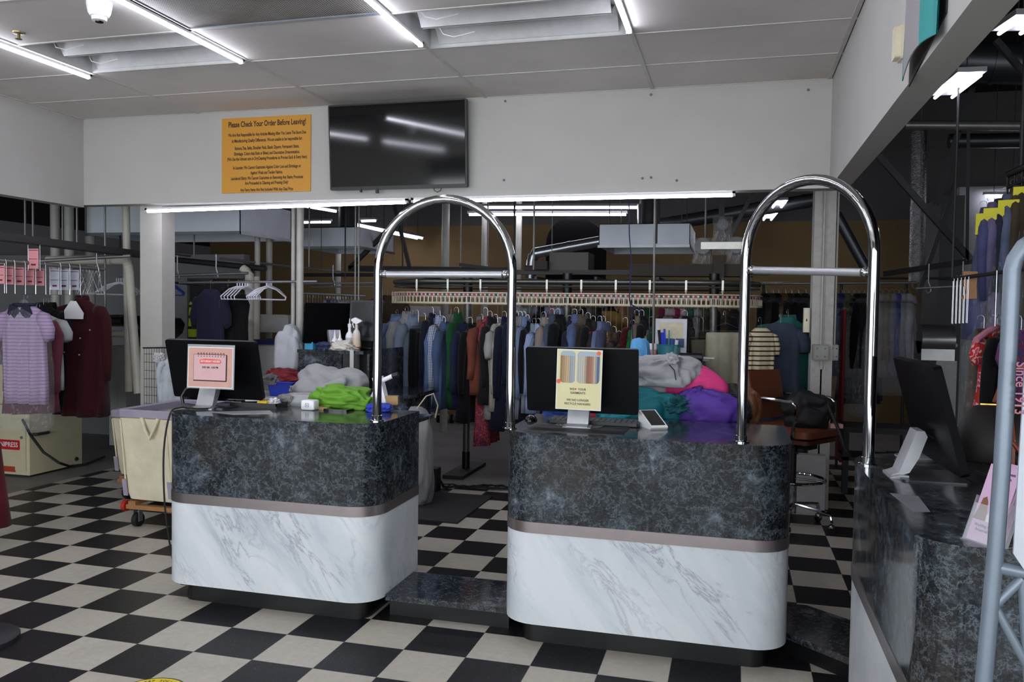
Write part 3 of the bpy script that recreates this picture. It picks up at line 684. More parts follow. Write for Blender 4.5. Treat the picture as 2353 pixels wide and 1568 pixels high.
garment('coat', (38,110,106), Vector((at(1812, 700, 4.15).x, 4.15, 1.66)), .25, 'teal garment edge behind the grey-blue robe', 'garments on the front of the conveyor', drop=.03, sc=(1.1,.8,1))
# back run of the same conveyor
def bpl(px): p = at(px, 672, YB+.05); p.z = 1.70; return p
row([(1195, 'white', 'shirt', (190,190,196)), (1208, 'pale mint', 'shirt', (150,166,156), dict(rz=.8)), (1222, 'grey green', 'shirt', (120,134,124)), (1234, 'lilac', 'shirt', (140,130,160)), (1246, 'black', 'coat', (16,16,18)), (1262, 'ice blue', 'shirt', (140,152,180)), (1270, 'rose pink', 'shirt', (186,120,134)), (1279, 'mauve', 'shirt', (150,140,170)),
     (1287, 'white and blue', 'shirt', bstr), (1313, 'brown', 'shirt', (88,66,46)), (1323, 'tan', 'shirt', (128,104,76)), (1334, 'black', 'dress', (15,15,16)), (1346, 'charcoal', 'coat', (30,30,32)), (1357, 'stone', 'shirt', (108,106,100)), (1369, 'olive brown', 'shirt', (82,72,54)), (1380, 'black woollen', 'coat', (18,17,18)),
     (1395, 'mustard', 'tee', (170,130,62), dict(rz=.4)), (1468, 'dark taupe', 'coat', (66,56,46)), (1478, 'plum', 'shirt', (72,30,44)), (1490, 'green', 'shirt', (20,74,40)), (1525, 'magenta', 'shirt', (128,26,60)), (1537, 'white cotton', 'shirt', (180,178,180)), (1548, 'blush', 'shirt', (190,160,168)), (1560, 'raspberry', 'shirt', (150,34,72)),
     (1573, 'pale pink', 'shirt', (206,176,184)), (1590, 'sea green', 'shirt', (44,110,84)), (1605, 'light grey', 'shirt', (160,160,162)), (1625, 'olive', 'shirt', (74,76,50)), (1645, 'dark grey', 'coat', (40,40,44)), (1670, 'brown checked', 'shirt', (90,70,58)), (1690, 'graphite', 'coat', (36,36,40))],
    bpl, 'garments on the back of the conveyor', 'on the far side of the conveyor,', 'leftmost', rz=1.5, drop=.02, sc=(1,1,.9))
# bagged garments on the long rail at the right
YP = 5.9
t = thing('clothes_rail', 'long steel clothes rail holding bagged garments at the right rear', 'rail', (at(1900, 650, YP).x, YP, 0))
a, b = at(1745, 652, YP), at(2104, 650, YP)
part('rail_tube', MB().cyl(a, b, .014), PIPED, t)
part('end_ring', MB().tube([b+Vector((.03*math.cos(q), 0, .03*math.sin(q)-.03)) for q in [2*PI*i/12 for i in range(12)]], .006, 6, True), PIPED, t)
for x in (1755, 1935, 2085):
    p = at(x, 650, YP); part('leg', MB().cyl((p.x, YP+.05, 0), (p.x, YP+.05, p.z), .014), DARKM, t)
def ppl(px): p = at(px, 655, YP); return p
row([(1762, 'dark green', 'coat', (28,32,28)), (1778, 'grey brown', 'coat', (66,58,48)), (1790, 'black', 'coat', (15,15,17)), (1806, 'ochre brown', 'shirt', (110,76,40)), (1820, 'dark brown', 'coat', (40,32,28)), (1836, 'black satin', 'coat', (16,16,18)), (1853, 'dark navy', 'coat', (22,24,34)),
     (1922, 'slate blue', 'shirt', (66,76,98)), (1936, 'royal blue', 'shirt', (28,40,96)), (1950, 'olive', 'shirt', (92,84,56)), (1962, 'black', 'dress', (14,14,16)), (1974, 'black leather', 'coat', (12,12,14)), (1986, 'white trimmed black', 'coat', (30,30,34)), (1998, 'navy', 'dress', (24,26,44)),
     (2012, 'grey', 'shirt', (110,108,110)), (2028, 'dusty pink grey', 'shirt', (150,140,144)), (2042, 'beige', 'shirt', (140,128,104)), (2056, 'lavender grey', 'shirt', (128,128,150)), (2066, 'blue', 'shirt', (60,76,150)), (2078, 'silver grey', 'shirt', (150,150,156)), (2092, 'pearl grey', 'shirt', (168,166,176))],
    ppl, 'plastic-covered garments on the right rail', 'in clear plastic on the rear rail,', 'leftmost', rz=1.35, drop=.05, sc=(1.1,1.2,1.05), cover=True)
solo('red_garment_bag', MB().rbox(-.012, .012, -.2, .2, -1.75, -.25, .008), plain('red_cloth', (110,18,18), .8), 'long narrow dark red garment behind the steel column', 'garment').location = at(1938, 655, 5.6)
# second lower row of bagged things
random.seed(5)
def P2(a, Y): return at(a[0], a[1], Y)
# ================= workroom lights =================
LEDW = emis('workroom_tube', (240,238,255), 22.)
def fixture(a, b, lab, n=2, gap=.1, grp='workroom tube lights', rt=.012):
    a, b = Vector(a), Vector(b); d = (b-a).normalized(); s = d.cross(Vector((0,0,1))).normalized(); M = Matrix((s, d, Vector((0,0,1)))).transposed().to_4x4(); M.translation = a; L = (b-a).length
    t = thing('tube_light', lab, 'light', (a+b)/2, group=grp)
    w = gap*(n-1)+.06
    part('housing', MB().box(-w/2, w/2, 0, L, .02, .05, M), plain('fixture_enamel', (150,150,152), .5), t, False)
    for i in range(n):
        x = (i-(n-1)/2)*gap; part('tube', MB().cyl(M @ Vector((x, .02, 0)), M @ Vector((x, L-.02, 0)), rt, 8), LEDW, t)
    for y in (.1, L-.1): part('suspension_wire', MB().cyl(M @ Vector((0, y, .05)), Vector((*(M @ Vector((0, y, 0)))[:2], 4.8)), .004, 5), DARKM, t)
a, b = fl(697, 474, 2.9), fl(774, 487, 2.9); fixture(a, b, 'tube light just right of the tall pale hood on the left', 1)
a, b = fl(806, 516, 2.75), fl(962, 548, 2.75); b = a+(b-a).normalized()*2.3; fixture(a, b, 'slanting double tube light beside the left arch', 2, .09)
fixture(at(1078, 478, 7), at(1508, 478, 7), 'upper of two long tube lights behind the header', 1)
fixture(at(1075, 494, 7.3), at(1442, 494, 7.3), 'lower of two long tube lights behind the header', 1)
fixture(at(693, 512, 8.4), at(762, 511, 8.4), 'short far tube light seen over the second hood', 1)
fixture(at(828, 509, 8.4), at(866, 508, 8.4), 'smallest far tube light left of the left arch', 1)
a, b = fl(1795, 464, 2.9), fl(1763, 506, 2.9); fixture(a, b, 'double tube light seen inside the right arch', 2, .1)
a, b = fl(2166, 226, 3.1), fl(2234, 172, 3.1); fixture(a, b, 'double tube light beyond the right header wall, lower one', 2, .11, rt=.01)
a, b = fl(2316, 80, 3.1), fl(2375, 42, 3.1); fixture(a, b, 'double tube light at the upper right corner above the big duct', 2, .11, rt=.01)
a, b = at(2260, 452, 6.8), at(2350, 452, 6.8); fixture(a, b, 'tube light on the white inner wall behind the bagged garments', 1)
# ================= hoods and ducts =================
def hood(lab, X0, X1, Y0, Y1, z0, z1):
    t = thing('exhaust_hood', lab, 'hood', ((X0+X1)/2, (Y0+Y1)/2, z0), group='sheet metal hoods')
    b = .008
    m = MB().box(X0, X1, Y0, Y0+b, z0, z1).box(X0, X1, Y1-b, Y1, z0, z1).box(X0, X0+b, Y0, Y1, z0, z1).box(X1-b, X1, Y0, Y1, z0, z1).box(X0, X1, Y0, Y1, z1-b, z1)
    part('canopy', m, HOODM, t, False)
    part('rim', MB().box(X0-.01, X1+.01, Y0-.01, Y0, z0-.01, z0+.02).box(X1, X1+.01, Y0-.01, Y1+.01, z0-.01, z0+.02), STEEL, t, False)
    part('flue', MB().cyl(((X0+X1)/2, (Y0+Y1)/2, z1), ((X0+X1)/2, (Y0+Y1)/2, 4.8), .12, 16), DARKM, t)
    for x in (X0+.1, X1-.1):
        for y in (Y0+.1, Y1-.1): part('hanger_rod', MB().cyl((x, y, z1), (x, y, 4.8), .005, 5), DARKM, t)
hood('big pale sheet metal hood beside the square white post', -3.3, -1.463, 4.0, 4.97, 2.32, 2.66)
hood('second pale hood further back, left of the left arch', -1.95, -1.134, 6.0, 7.06, 2.325, 2.58)
hood('pale hood box with silver duct behind the conveyor', 1.797, 2.8, 6.0, 7.2, 2.318, 2.574)
DUCT = plain('duct_steel', (150,153,158), .28, .85, .1, 3)
DDUCT = plain('dull_duct', (70,72,76), .4, .7, .15, 3)
def pipe(lab, pts, r, mat, name='pipe', cat='pipe', grp=None, rings=0, n=14):
    t = thing(name, lab, cat, Vector(pts[0]), group=grp)
    part('run', MB().tube(pts, r, n), mat, t)
    for i in range(rings):
        f = (i+.5)/rings; L = [Vector(p) for p in pts]; k = min(int(f*(len(L)-1)), len(L)-2); a, b = L[k], L[k+1]; g_ = f*(len(L)-1)-k
        c = a.lerp(b, g_); d = (b-a).normalized(); part('joint_ring', MB().cyl(c-d*.02, c+d*.02, r*1.06, n), mat, t)
    return t
pipe('slanting silver duct running down from the hood behind the conveyor', [at(1390, 553, 6.1), at(1228, 582, 6.1), at(1222, 600, 6.1), at(1219, 640, 6.1)], .062, DUCT, 'air_duct', 'duct', rings=3)
pipe('long dark silver duct rising right behind the right arch', [at(1500, 520, 7.5), at(1900, 455, 7.5)], .085, DDUCT, 'air_duct', 'duct', rings=4)
pipe('short vertical silver duct above the pale hood box', [at(1478, 515, 6.6), at(1478, 470, 6.6)], .07, DUCT, 'air_duct', 'duct')
foil = plain('crinkled_foil', (150,150,152), .25, .9, .3, 30, .9)
pipe('vertical foil-wrapped duct right of the right arch', [at(2112, 300, 6.2), at(2110, 480, 6.2), at(2105, 650, 6.2)], .075, foil, 'air_duct', 'duct', rings=3)
pipe('big grey duct crossing the upper right corner', [at(2150, 140, 4.6), at(2420, 150, 4.6)], .17, DDUCT, 'air_duct', 'duct', rings=3)
pipe('dusty insulated pipe crossing below the lit tubes at upper right', [at(2080, 288, 4.8), at(2420, 290, 4.8)], .042, PIPED, rings=0)
pipe('lower dark duct beneath the dusty pipe at upper right', [at(2180, 325, 5.6), at(2420, 322, 5.6)], .07, DDUCT, 'air_duct', 'duct')
pipe('shining diagonal duct inside the right arch', [at(1921, 492, 5.0), at(1990, 616, 5.0)], .05, DDUCT, 'air_duct', 'duct')
solo('fan_housing', MB().prism(arc((0, 0, 0), .36, 0, PI, (1,0,0), (0,1,0), 16)+[(-.36, -.55), (.36, -.55)], -.25, .25, Matrix.Translation(at(1325, 565, 7.6)) @ Matrix.Rotation(PI/2, 4, 'X')), plain('fan_black', (8,8,9), .95, spec=.08), 'large black arched fan housing on the tan far wall', 'fan housing', smooth=True)
# ================= trusses, posts, hanging rods =================
def bar(lab, a, b, w, mat=DARKM, name='steel_brace', cat='brace', grp='dark steel roof braces'):
    a, b = Vector(a), Vector(b); d = (b-a).normalized(); s = d.cross(Vector((0,1,0))).normalized(); u = s.cross(d)
    M = Matrix((s, u, d)).transposed().to_4x4(); M.translation = a; L = (b-a).length
    # angle section
    return solo(name, MB().box(-w/2, w/2, -.003, .003, 0, L, M).box(-w/2, -w/2+.006, 0, w, 0, L, M), mat, lab, cat, grp, False, loc=a)
bar('dark brace running from the header down to the bracket left of the left arch', at(802, 616, 6.4), at(888, 530, 6.4), .05)
bar('dark brace running up inside the left arch', at(944, 632, 6.4), at(900, 450, 6.4), .04)
bar('long horizontal dark steel beam behind the left arch crossbar', at(800, 617, 6.4), at(1185, 622, 6.4), .07)
bar('short sloping dark plate above the left arch crossbar', at(1055, 608, 5.4), at(1165, 622, 5.4), .035)
bar('vertical dark hanger bar holding the film rolls', at(1658, 580, 4.6), at(1658, 440, 4.6), .05)
bar('diagonal dark brace beside the film rolls', at(1662, 572, 4.6), at(1738, 430, 4.6), .035)
bar('long diagonal dark brace right of the right arch', at(1960, 290, 4.4), at(2232, 596, 4.4), .05)
bar('vertical dark rod above the wire hangers on the right', at(2222, 600, 4.4), at(2225, 300, 4.4), .025)
bar('steep dark brace crossing the lit tubes at upper right', at(2150, 470, 5.0), at(2246, 165, 5.0), .055)
bar('dark brace across the far upper right corner', at(2290, 90, 3.4), at(2400, 220, 3.4), .04)
bar('dark brace sloping down behind the foil duct', at(2198, 420, 5.6), at(2110, 680, 5.6), .04)
bar('horizontal dark beam leading right from the right arch', at(2030, 630, 5.2), at(2230, 600, 4.5), .05)
bar('horizontal dark beam above the wire hangers at the right edge', at(2230, 600, 4.5), at(2400, 566, 3.9), .055)
bar('dark steel bar from the square white post towards the left edge', ax(318, 592, -1.98), ax(-20, 550, -1.98), .06)
WP = plain('steel_post_white', (170,168,160), .5, 0, .1, 6)
for x, y0, y1, Y, r, lab in ((128, 440, 760, 3.7, .045, 'white vertical pipe behind the tagged hangers, leftmost'), (160, 440, 760, 3.75, .045, 'white vertical pipe behind the tagged hangers, second from left'), (208, 440, 760, 4.1, .05, 'cream vertical pipe above the maroon coat'),
      (688, 440, 900, 3.6, .034, 'pale round steel post left of the second computer'), (673, 440, 860, 3.66, .02, 'thin pale post beside the round steel post'), (1020, 450, 900, 6.9, .05, 'white pipe seen through the left arch, left one'), (1110, 450, 900, 7.2, .045, 'white pipe seen through the left arch, right one'), (1187, 450, 900, 7.4, .04, 'white pipe just right of the left arch'),
      (591, 440, 790, 4.6, .03, 'white pipe behind the white hangers'), (618, 440, 830, 4.9, .035, 'cream pipe behind the white hangers, thicker one'), (776, 560, 800, 7.6, .04, 'white pipe on the tan wall under the second hood')):
    p = at(x, y1, Y); top = at(x, y0, Y); pipe(lab, [(p.x, Y, p.z if y1 < 800 else 0), (p.x, Y, 4.8 if y0 < 500 else top.z)], r, WP, grp='white upright pipes')
a = at(573, 630, 4.3); pipe('white capped drain pipe under the long grey rail', [(a.x, 4.3, .9), (a.x, 4.3, a.z), (a.x-.08, 4.3, a.z+.06)], .045, PVC, rings=2)
a = at(585, 636, 4.4); pipe('white drain pipe with black band beside the capped one', [(a.x, 4.4, .9), (a.x, 4.4, a.z)], .055, PVC, rings=1)
e0, e1 = at(110, 598, 3.3), at(280, 599, 3.3); d_ = at(318, 905, 3.1)
pipe('thick white pipe that turns down beside the square post', [e0, e1, at(292, 603, 3.25), at(297, 625, 3.2), at(303, 720, 3.15), d_], .04, PVC, rings=3)
pipe('cream pipe behind the thick white downpipe', [at(289, 440, 3.5), at(296, 900, 3.5)], .035, PVC)
for x, y0, y1, Y, lab in ((58, 460, 560, 2.9, 'dusty rod at the left, first'), (76, 460, 560, 2.9, 'dusty rod left of the white pipes'), (144, 460, 572, 3.4, 'rusty rod between the white pipes'), (177, 470, 560, 3.2, 'dusty chain right of the white pipes'), (242, 470, 735, 3.2, 'long steel rod left of the thick downpipe'), (276, 480, 575, 4.4, 'dark rod near the thick downpipe'),
      (446, 470, 592, 4.5, 'rod holding the rails under the big hood'), (710, 470, 620, 5.4, 'rod right of the round post'), (738, 480, 625, 5.4, 'thin dark rod left of the twin steel rods'), (793, 480, 640, 5.6, 'dark rod left of the twin rods'), (816, 440, 692, 4.2, 'left of the twin steel rods'), (824, 440, 692, 4.2, 'right of the twin steel rods'),
      (925, 450, 620, 6.2, 'dark rod inside the left arch'), (1058, 460, 615, 6.2, 'black and red rod inside the left arch'), (1120, 460, 610, 6.2, 'steel rod inside the left arch, right'), (1181, 440, 600, 4.6, 'dark rod touching the left arch'), (1226, 440, 620, 4.3, 'steel rod right of the left arch'), (1268, 480, 580, 4.8, 'thin cable above the conveyor control box'),
      (1500, 440, 860, 3.45, 'long steel rod in front of the conveyor, thicker one'), (1508, 440, 560, 3.9, 'dark rod behind the long steel rod'), (1621, 470, 552, 5.0, 'pale rod above the left film roll'), (2112, 300, 620, 5.4, 'thin rod in front of the foil duct')):
    a, b = at(x, y0, Y), at(x, y1, Y)
    solo('hanging_rod', MB().cyl((a.x, Y, 4.8 if y0 < 490 and Y > 2.85 else a.z), (b.x, Y, b.z), .009 if 'thin' not in lab else .004, 8), PIPED if 'dark' not in lab else DARKM, (lab if len(lab.split()) >= 4 else lab+' by the arch'), 'rod', 'rods hanging from the roof', loc=(b.x, Y, b.z))
def rail(lab, a, b, r=.013, mat=PIPED, hooks=()):
    a, b = Vector(a), Vector(b)
    t = thing('hanging_rail', lab, 'rail', (a+b)/2, group='garment rails hung from the roof')
    part('rail_tube', MB().cyl(a, b, r), mat, t)
    for f in hooks:
        p = a.lerp(b, f); part('support_hook', MB().tube([p+Vector((0, 0, .2)), p+Vector((0, 0, .05)), p+Vector((.02, 0, 0)), p+Vector((.02, 0, -.03)), p+Vector((0, 0, -.045)), p+Vector((-.02, 0, -.02))], .006, 6), STEEL, t)
rail('dull upper rail running back from the square post', at(372, 578, 3.8), at(436, 587, 4.3), .02, PIPED)
rail('dark double beam behind the square post rails', at(372, 594, 4.4), at(610, 618, 4.4), .03, DARKM)
rail('upper grey rail sloping right to the round post', at(505, 594, 4.2), at(672, 613, 5.0), .012)
rail('rail with hooks just below the dark double beam', at(372, 634, 3.9), at(570, 628, 4.1), .014, PIPED, (.18, .63))
rail('long thin steel rail carrying the navy tunic and white hangers', at(412, 650, 3.6), at(728, 647, 3.6), .011, STEEL)
rail('dark rail from the square post behind the blue hangers', at(330, 645, 3.9), at(470, 655, 3.6), .012, DARKM)
rail('grey rail reaching right of the round post', at(690, 614, 5.0), at(792, 626, 5.6), .012)
rail('thin steel rail under the second hood, upper', at(700, 652, 5.0), at(865, 650, 5.0), .009, STEEL, (.4,))
rail('thin steel rail under the second hood, lower', at(715, 660, 5.2), at(868, 659, 5.2), .008, STEEL)
rail('horizontal dark rail seen through the left arch left part', at(690, 632, 5.8), at(868, 632, 5.8), .02, DARKM)
rail('rail crowded with empty wire hangers left of the second screen', at(690, 674, 4.6), at(842, 680, 4.6), .01, STEEL)
rail('rail at left carrying the tagged wire hangers', ax(-25, 597, -2.05), ax(238, 619, -2.05), .017, PIPED, (.93,))
rail('steel pipe behind the tagged hangers', ax(-10, 606, -2.9), ax(300, 588, -1.9), .016)
rail('thin rail with hook at the right below the dark beam', at(2105, 663, 4.4), at(2360, 650, 4.0), .01, PIPED, (.12, .44))
rail('rear rail behind the bagged garments on the right', at(2000, 640, 6.4), at(2240, 640, 6.4), .012, DARKM)
# far side cabinets and boxes
solo('wall_cabinet', MB().box(at(915, 703, 7.8).x, at(1012, 703, 7.8).x, 7.8, 8.1, at(915, 727, 7.8).z, at(915, 703, 7.8).z), plain('cabinet_white', (190,190,192), .5), 'white cabinet seen through the left arch behind the black trousers', 'cabinet', smooth=False)
solo('wall_cabinet', MB().box(at(1095, 728, 7.9).x, at(1165, 728, 7.9).x, 7.9, 8.1, at(1095, 745, 7.9).z, at(1095, 728, 7.9).z), plain('cabinet_white', (190,190,192), .5), 'white shelf unit behind the rust brown shirt', 'cabinet', smooth=False)
p = at(1040, 720, 5.3)
garment('tank', (190,188,182), Vector((at(1037, 690, 5.3).x, 5.3, at(1037, 690, 5.3).z)), .2, 'small white top behind the triangular wire hanger', 'garments on the back of the conveyor', sc=(.5,.8,.5))
# left partition contents: tagged hangers
tagm = {}
def tag_hanger(px, py, mat, lab, grp, w=.1, h=.2, tilt=0., X=-2.05, tagh=.09, dz=0.):
    p = ax(px, py, X)
    t = thing('wire_hanger', lab, 'hanger', p, tilt, grp)
    part('wire_loop', MB().tube([(-w/2, 0, .0), (-w/2, 0, -h), (w/2, 0, -h), (w/2, 0, 0), (w/2-.008, 0, .02), (w/2-.02, 0, .01)], .0022, 5), WIRE, t, True, True)
    part('hook', MB().tube([(-w/2, 0, 0), (-w/2+.01, 0, .022), (-w/2+.022, 0, .012)], .0022, 5), WIRE, t, True, True)
    if mat: 
        part('paper_tag', MB().box(-w*.42, w*.42, -.007, -.005, -.035-tagh, -.03), mat, t, False, True)
        part('tag_print', MB().box(-w*.38, w*.38, -.0085, -.007, -.045, -.04).box(-w*.38, w*.3, -.0085, -.007, -.03-tagh*.55, -.026-tagh*.55).box(-w*.2, w*.2, -.0085, -.007, -.026-tagh*.9, -.02-tagh*.85), plain('tag_ink', (110,40,50) if mat == PINKP else (90,100,160), .8), t, False, True)
WT = plain('white_ticket', (205,208,222), .8)
for i, (px, py, m, lab) in enumerate(((2, 602, PINKP, 'pink-tagged wire hanger at the left edge of the picture'), (22, 604, PINKP, 'second pink-tagged wire hanger from the left'), (46, 606, PINKP, 'third pink-tagged wire hanger from the left'), (70, 607, PINKP, 'pink-tagged wire hanger below the one hung higher up'), (93, 609, PINKP, 'last pink-tagged wire hanger before the white tickets'),
      (127, 611, WT, 'wire hanger with the largest white ticket'), (148, 612, WT, 'wire hanger with a half-hidden white ticket'), (172, 613, WT, 'wire hanger with the rightmost white ticket'))):
    tag_hanger(px, py, m, lab, 'tagged wire hangers on the left rail', .11 if m == WT else .1, .235, 0, tagh=.16 if m == WT else .13)
tag_hanger(78, 563, PINKP, 'pink-tagged wire hanger hung higher on the dark bar', 'tagged wire hangers on the left rail', .1, .2, .15, X=-2.0, tagh=.15)
for i in range(7):
    px = 184+i*7.5; p = ax(px, 617, -2.05); a = random.uniform(-.5, .5); t_ = thing('wire_hanger', 'empty twisted wire hanger bunched at the end of the tagged rail', 'hanger', p, a, 'empty wire hangers on the left rail')
    part('wire_loop', MB().tube([(0, 0, .02), (-.012, 0, .01), (0, 0, -.02), (-.06-.01*i % .03, .01, -.22), (.07, -.01, -.2-.01*(i % 3)), (0, 0, -.02)], .0024, 5), WIRE, t_, True, True)
lav = stripes('lavender_stripe', (168,146,176), (138,116,150), 46, 'Z', .3)
def hookat(px, py, X): return ax(px, py, X)
g1 = garment('tee', lav, ax(55, 676, -2.02), .2, 'lavender striped polo shirt in plastic with dark collar, at left', 'garments at the left side', drop=.0, sc=(.82,1.1,1.24), cover=True, var=1)
part('collar', MB().prism([(-.075, -.01), (-.02, -.03), (-.0, -.06), (-.035, -.15), (-.1, -.08)], -.004, .004, Matrix.Translation((0, -.058, -.07)) @ Matrix.Rotation(PI/2+.1, 4, 'X')).prism([(.075, -.01), (.1, -.08), (.05, -.15), (.0, -.06), (.02, -.03)], -.004, .004, Matrix.Translation((0, -.058, -.07)) @ Matrix.Rotation(PI/2+.1, 4, 'X')).tube([(.075*math.cos(a), .05*math.sin(a), -.085) for a in [2*PI*i/18 for i in range(18)]], .016, 8, True), plain('navy_collar', (26,24,46), .85), g1, True, True)
garment('shirt', (120,50,70), ax(72, 678, -2.15), .25, 'maroon shirt edge just behind the lavender polo shirt', 'garments at the left side', sc=(1,1,1.05))
garment('tee', (190,196,196), ax(84, 678, -2.2), .25, 'white and green top behind the lavender polo shirt', 'garments at the left side', sc=(1,1,1))
garment('coat', (22,22,28), ax(100, 664, -2.35), .25, 'long dark coat left of the maroon coat', 'garments at the left side', sc=(1,1,.9))
garment('coat', (14,14,18), ax(112, 664, -2.5), .25, 'black sleeve and coat tight against the maroon coat', 'garments at the left side', sc=(1,1,.85))
mar = cloth((52,10,16))
g2 = garment('coat', mar, ax(188, 668, -2.06), .1, 'maroon buttoned coat with white paper in its collar', 'garments at the left side', drop=.0, sc=(.92,1.1,1.0), var=0)
part('neck_paper', MB().prism([(-.085, -.14), (.085, -.14), (.09, -.09), (.02, .01), (-.03, .01), (-.09, -.07)], -.002, .002, Matrix.Translation((0, -.1, -.1)) @ Matrix.Rotation(PI/2, 4, 'X')), PAPER, g2, False, True)
for x, z in ((-.08, -.36), (.06, -.4), (-.09, -.52), (.05, -.54), (.15, -.33)): part('button', MB().ball((x, -.105, z), .007), plain('coat_button', (170,150,140), .4), g2, True, True)
garment('dress', cloth((84,12,24)), ax(-74, 680, -1.3), .3, 'dark red dress cut off by the left edge', 'garments at the left side', drop=.0, sc=(.85,1,1.35), var=1)
navy = cloth((30,32,52))
garment('tee', navy, at(484, 645, 3.52), .1, 'navy short-sleeved work tunic on the thin steel rail', 'garments on the thin steel rail', drop=0., sc=(.7,1,1.6), var=2)
garment('coat', cloth((12,12,14)), at(524, 645, 3.68), .15, 'black jacket right of the navy tunic', 'garments on the thin steel rail', drop=0., sc=(.75,1,.9), var=1)
def plastic_hanger(p, mat, rz, lab, grp):
    t = thing('plastic_hanger', lab, 'hanger', p, rz, grp)
    part('frame', MB().tube([(0,0,.0), (0,0,-.04), (-.1,0,-.07), (-.2,0,-.14), (-.19,0,-.165), (.19,0,-.165), (.2,0,-.14), (.1,0,-.07), (0,0,-.04)], .006, 6), mat, t, True, True)
    part('hook', MB().tube([(0,0,-.04), (0,0,.0), (.015,0,.02), (.03,0,.01)], .003, 6), WIRE, t, True, True)
WHH = plain('white_hanger', (215,215,225), .4); BLH = plain('blue_hanger', (50,70,150), .4)
for k in range(5): plastic_hanger(at(612+k*3, 648, 3.6+.02*k), WHH, 1.05+.08*k, 'white plastic hanger in the bunch on the thin steel rail', 'white plastic hangers')
for k in range(5): plastic_hanger(at(545+k*6, 648, 3.6), WHH, 1.35+.04*k, 'pale slim hanger right of the black jacket', 'pale hangers beside the black jacket')
for k in range(5): plastic_hanger(at(372+k*3, 640, 3.75+.02*k), BLH, 1.0+.06*k, 'blue plastic hanger sticking out right of the square post', 'blue plastic hangers')
for k in range(4): plastic_hanger(at(268+k*5, 640, 3.8+.02*k), WHH, 1.0+.06*k, 'white plastic hanger left of the thick downpipe', 'white hangers left of the downpipe')
for k in range(22):
    px = 700+k*6.3; p = at(px, 675+.04*(px-690), 4.6); t_ = thing('wire_hanger', 'empty wire hanger in the crowded row behind the second screen', 'hanger', p, 1.2+random.uniform(-.2, .2), 'empty hangers behind the second screen')
    inst('hanger', hmesh(), t_, None, (0, 0, -.08), (.9, 1, 1))
row([(756, 'pinkish grey', 'shirt', (130,118,128)), (764, 'deep blue', 'shirt', (40,48,100)), (772, 'blue grey', 'shirt', (96,104,130)), (780, 'grey', 'shirt', (110,108,114)), (790, 'light grey', 'shirt', (150,144,146), dict(rz=.7))], lambda px: at(px, 680, 4.55), 'shirts behind the second screen', 'hanging behind the second screen,', 'leftmost', rz=1.0, drop=.0, sc=(1,1,.95))
row([(870, 'taupe', 'coat', (96,86,76)), (880, 'olive grey', 'coat', (86,82,70)), (890, 'brown', 'coat', (74,58,44)), (902, 'dark tan', 'coat', (98,78,56))], lambda px: at(px, 668, 5.4), 'jackets behind the left arch post', 'hanging behind the light blue shirt,', 'leftmost', rz=1.2, drop=.0, sc=(1,1,.7))
# ---- pressing machine at left ----
CREAM = plain('machine_cream', (196,186,154), .55, 0, .1, 3); CREAMD = plain('machine_side', (176,166,138), .55, 0, .1, 3)
t = thing('press_machine', 'cream pressing machine cabinet standing at the left on the concrete', 'machine', (-3.2, 3.2, 0))
part('cabinet', MB().rbox(-3.6, -2.9, 2.86, 3.5, .02, .655, .01), CREAM, t)
part('front_door', MB().box(-3.58, -2.93, 2.85, 2.86, .06, .54), CREAM, t, False)
part('plinth', MB().box(-3.58, -2.93, 2.9, 3.46, 0, .03), DARKM, t, False)
part('upper_body', MB().rbox(-3.7, -2.98, 2.95, 3.45, .655, 1.02, .03), CREAM, t)
q = ax(92, 996, -2.9)
part('side_handle', MB().tube([(q.x, q.y-.09, q.z), (q.x+.03, q.y-.07, q.z), (q.x+.03, q.y+.07, q.z), (q.x, q.y+.09, q.z)], .014, 8), plain('oily_brown', (52,46,40), .8), t)
q = at(50, 1006, 2.85); part('door_lock', MB().lathe([(.014, 0), (.014, .006), (.004, .007)], q, 12, Matrix.Rotation(PI/2, 4, 'X')), STEEL, t)
q = at(18, 1022, 2.849); RED = plain('label_red', (190,30,36), .45)
lb = part('maker_label', MB().prism(rrect(q.x-.17, q.x+.135, q.z-.045, q.z+.045, [.012]*4), -.002, .001, Matrix.Translation((0, 2.848, 0)) @ Matrix.Rotation(PI/2, 4, 'X')), RED, t)
letters([('UNIPRESS', .062, face_M((q.x-.005, 2.8455, q.z)) @ Matrix.Shear('XZ', 4, (0, 0)), .92)], PAPER, lb, ext=.0003)
q = at(20, 1078, 2.849); part('warning_label', MB().box(q.x-.07, q.x+.07, 2.847, 2.85, q.z-.025, q.z+.025), plain('label_orange', (170,60,30), .5), t, False)
q = ax(175, 1055, -2.899); part('drain_plug', MB().lathe([(.02, 0), (.018, .012), (.003, .014)], q, 12, Matrix.Rotation(PI/2, 4, 'Y')), DARKM, t)
solo('air_hose', MB().tube([at(52, 965, 2.8), at(70, 1000, 2.75), at(100, 1040, 2.75), at(135, 1064, 2.8), fl(160, 1072, .02), fl(195, 1068, .02), fl(240, 1050, .02)], .012, 8), RUBB, 'black hose looping down in front of the cream machine', 'hose')
t = thing('steam_roller', 'shiny black and white press drum left of the thick downpipe', 'press', at(262, 740, 3.6))
a, b = at(240, 737, 3.7), at(290, 737, 3.6); part('drum', MB().cyl(a, b, .06, 16), BLACKG, t)
a, b = at(244, 767, 3.65), at(290, 768, 3.6); part('roller', MB().cyl(a, b, .035, 14), PVC, t)
a = at(270, 800, 3.6); part('cabinet', MB().box(a.x-.1, a.x+.1, 3.6, 3.9, .2, a.z+.02), plain('machine_grey', (130,130,130), .6), t, False)
part('leg', MB().box(a.x-.08, a.x-.04, 3.65, 3.69, 0, .2), DARKM, t, False); part('leg', MB().box(a.x+.04, a.x+.08, 3.65, 3.69, 0, .2), DARKM, t, False)
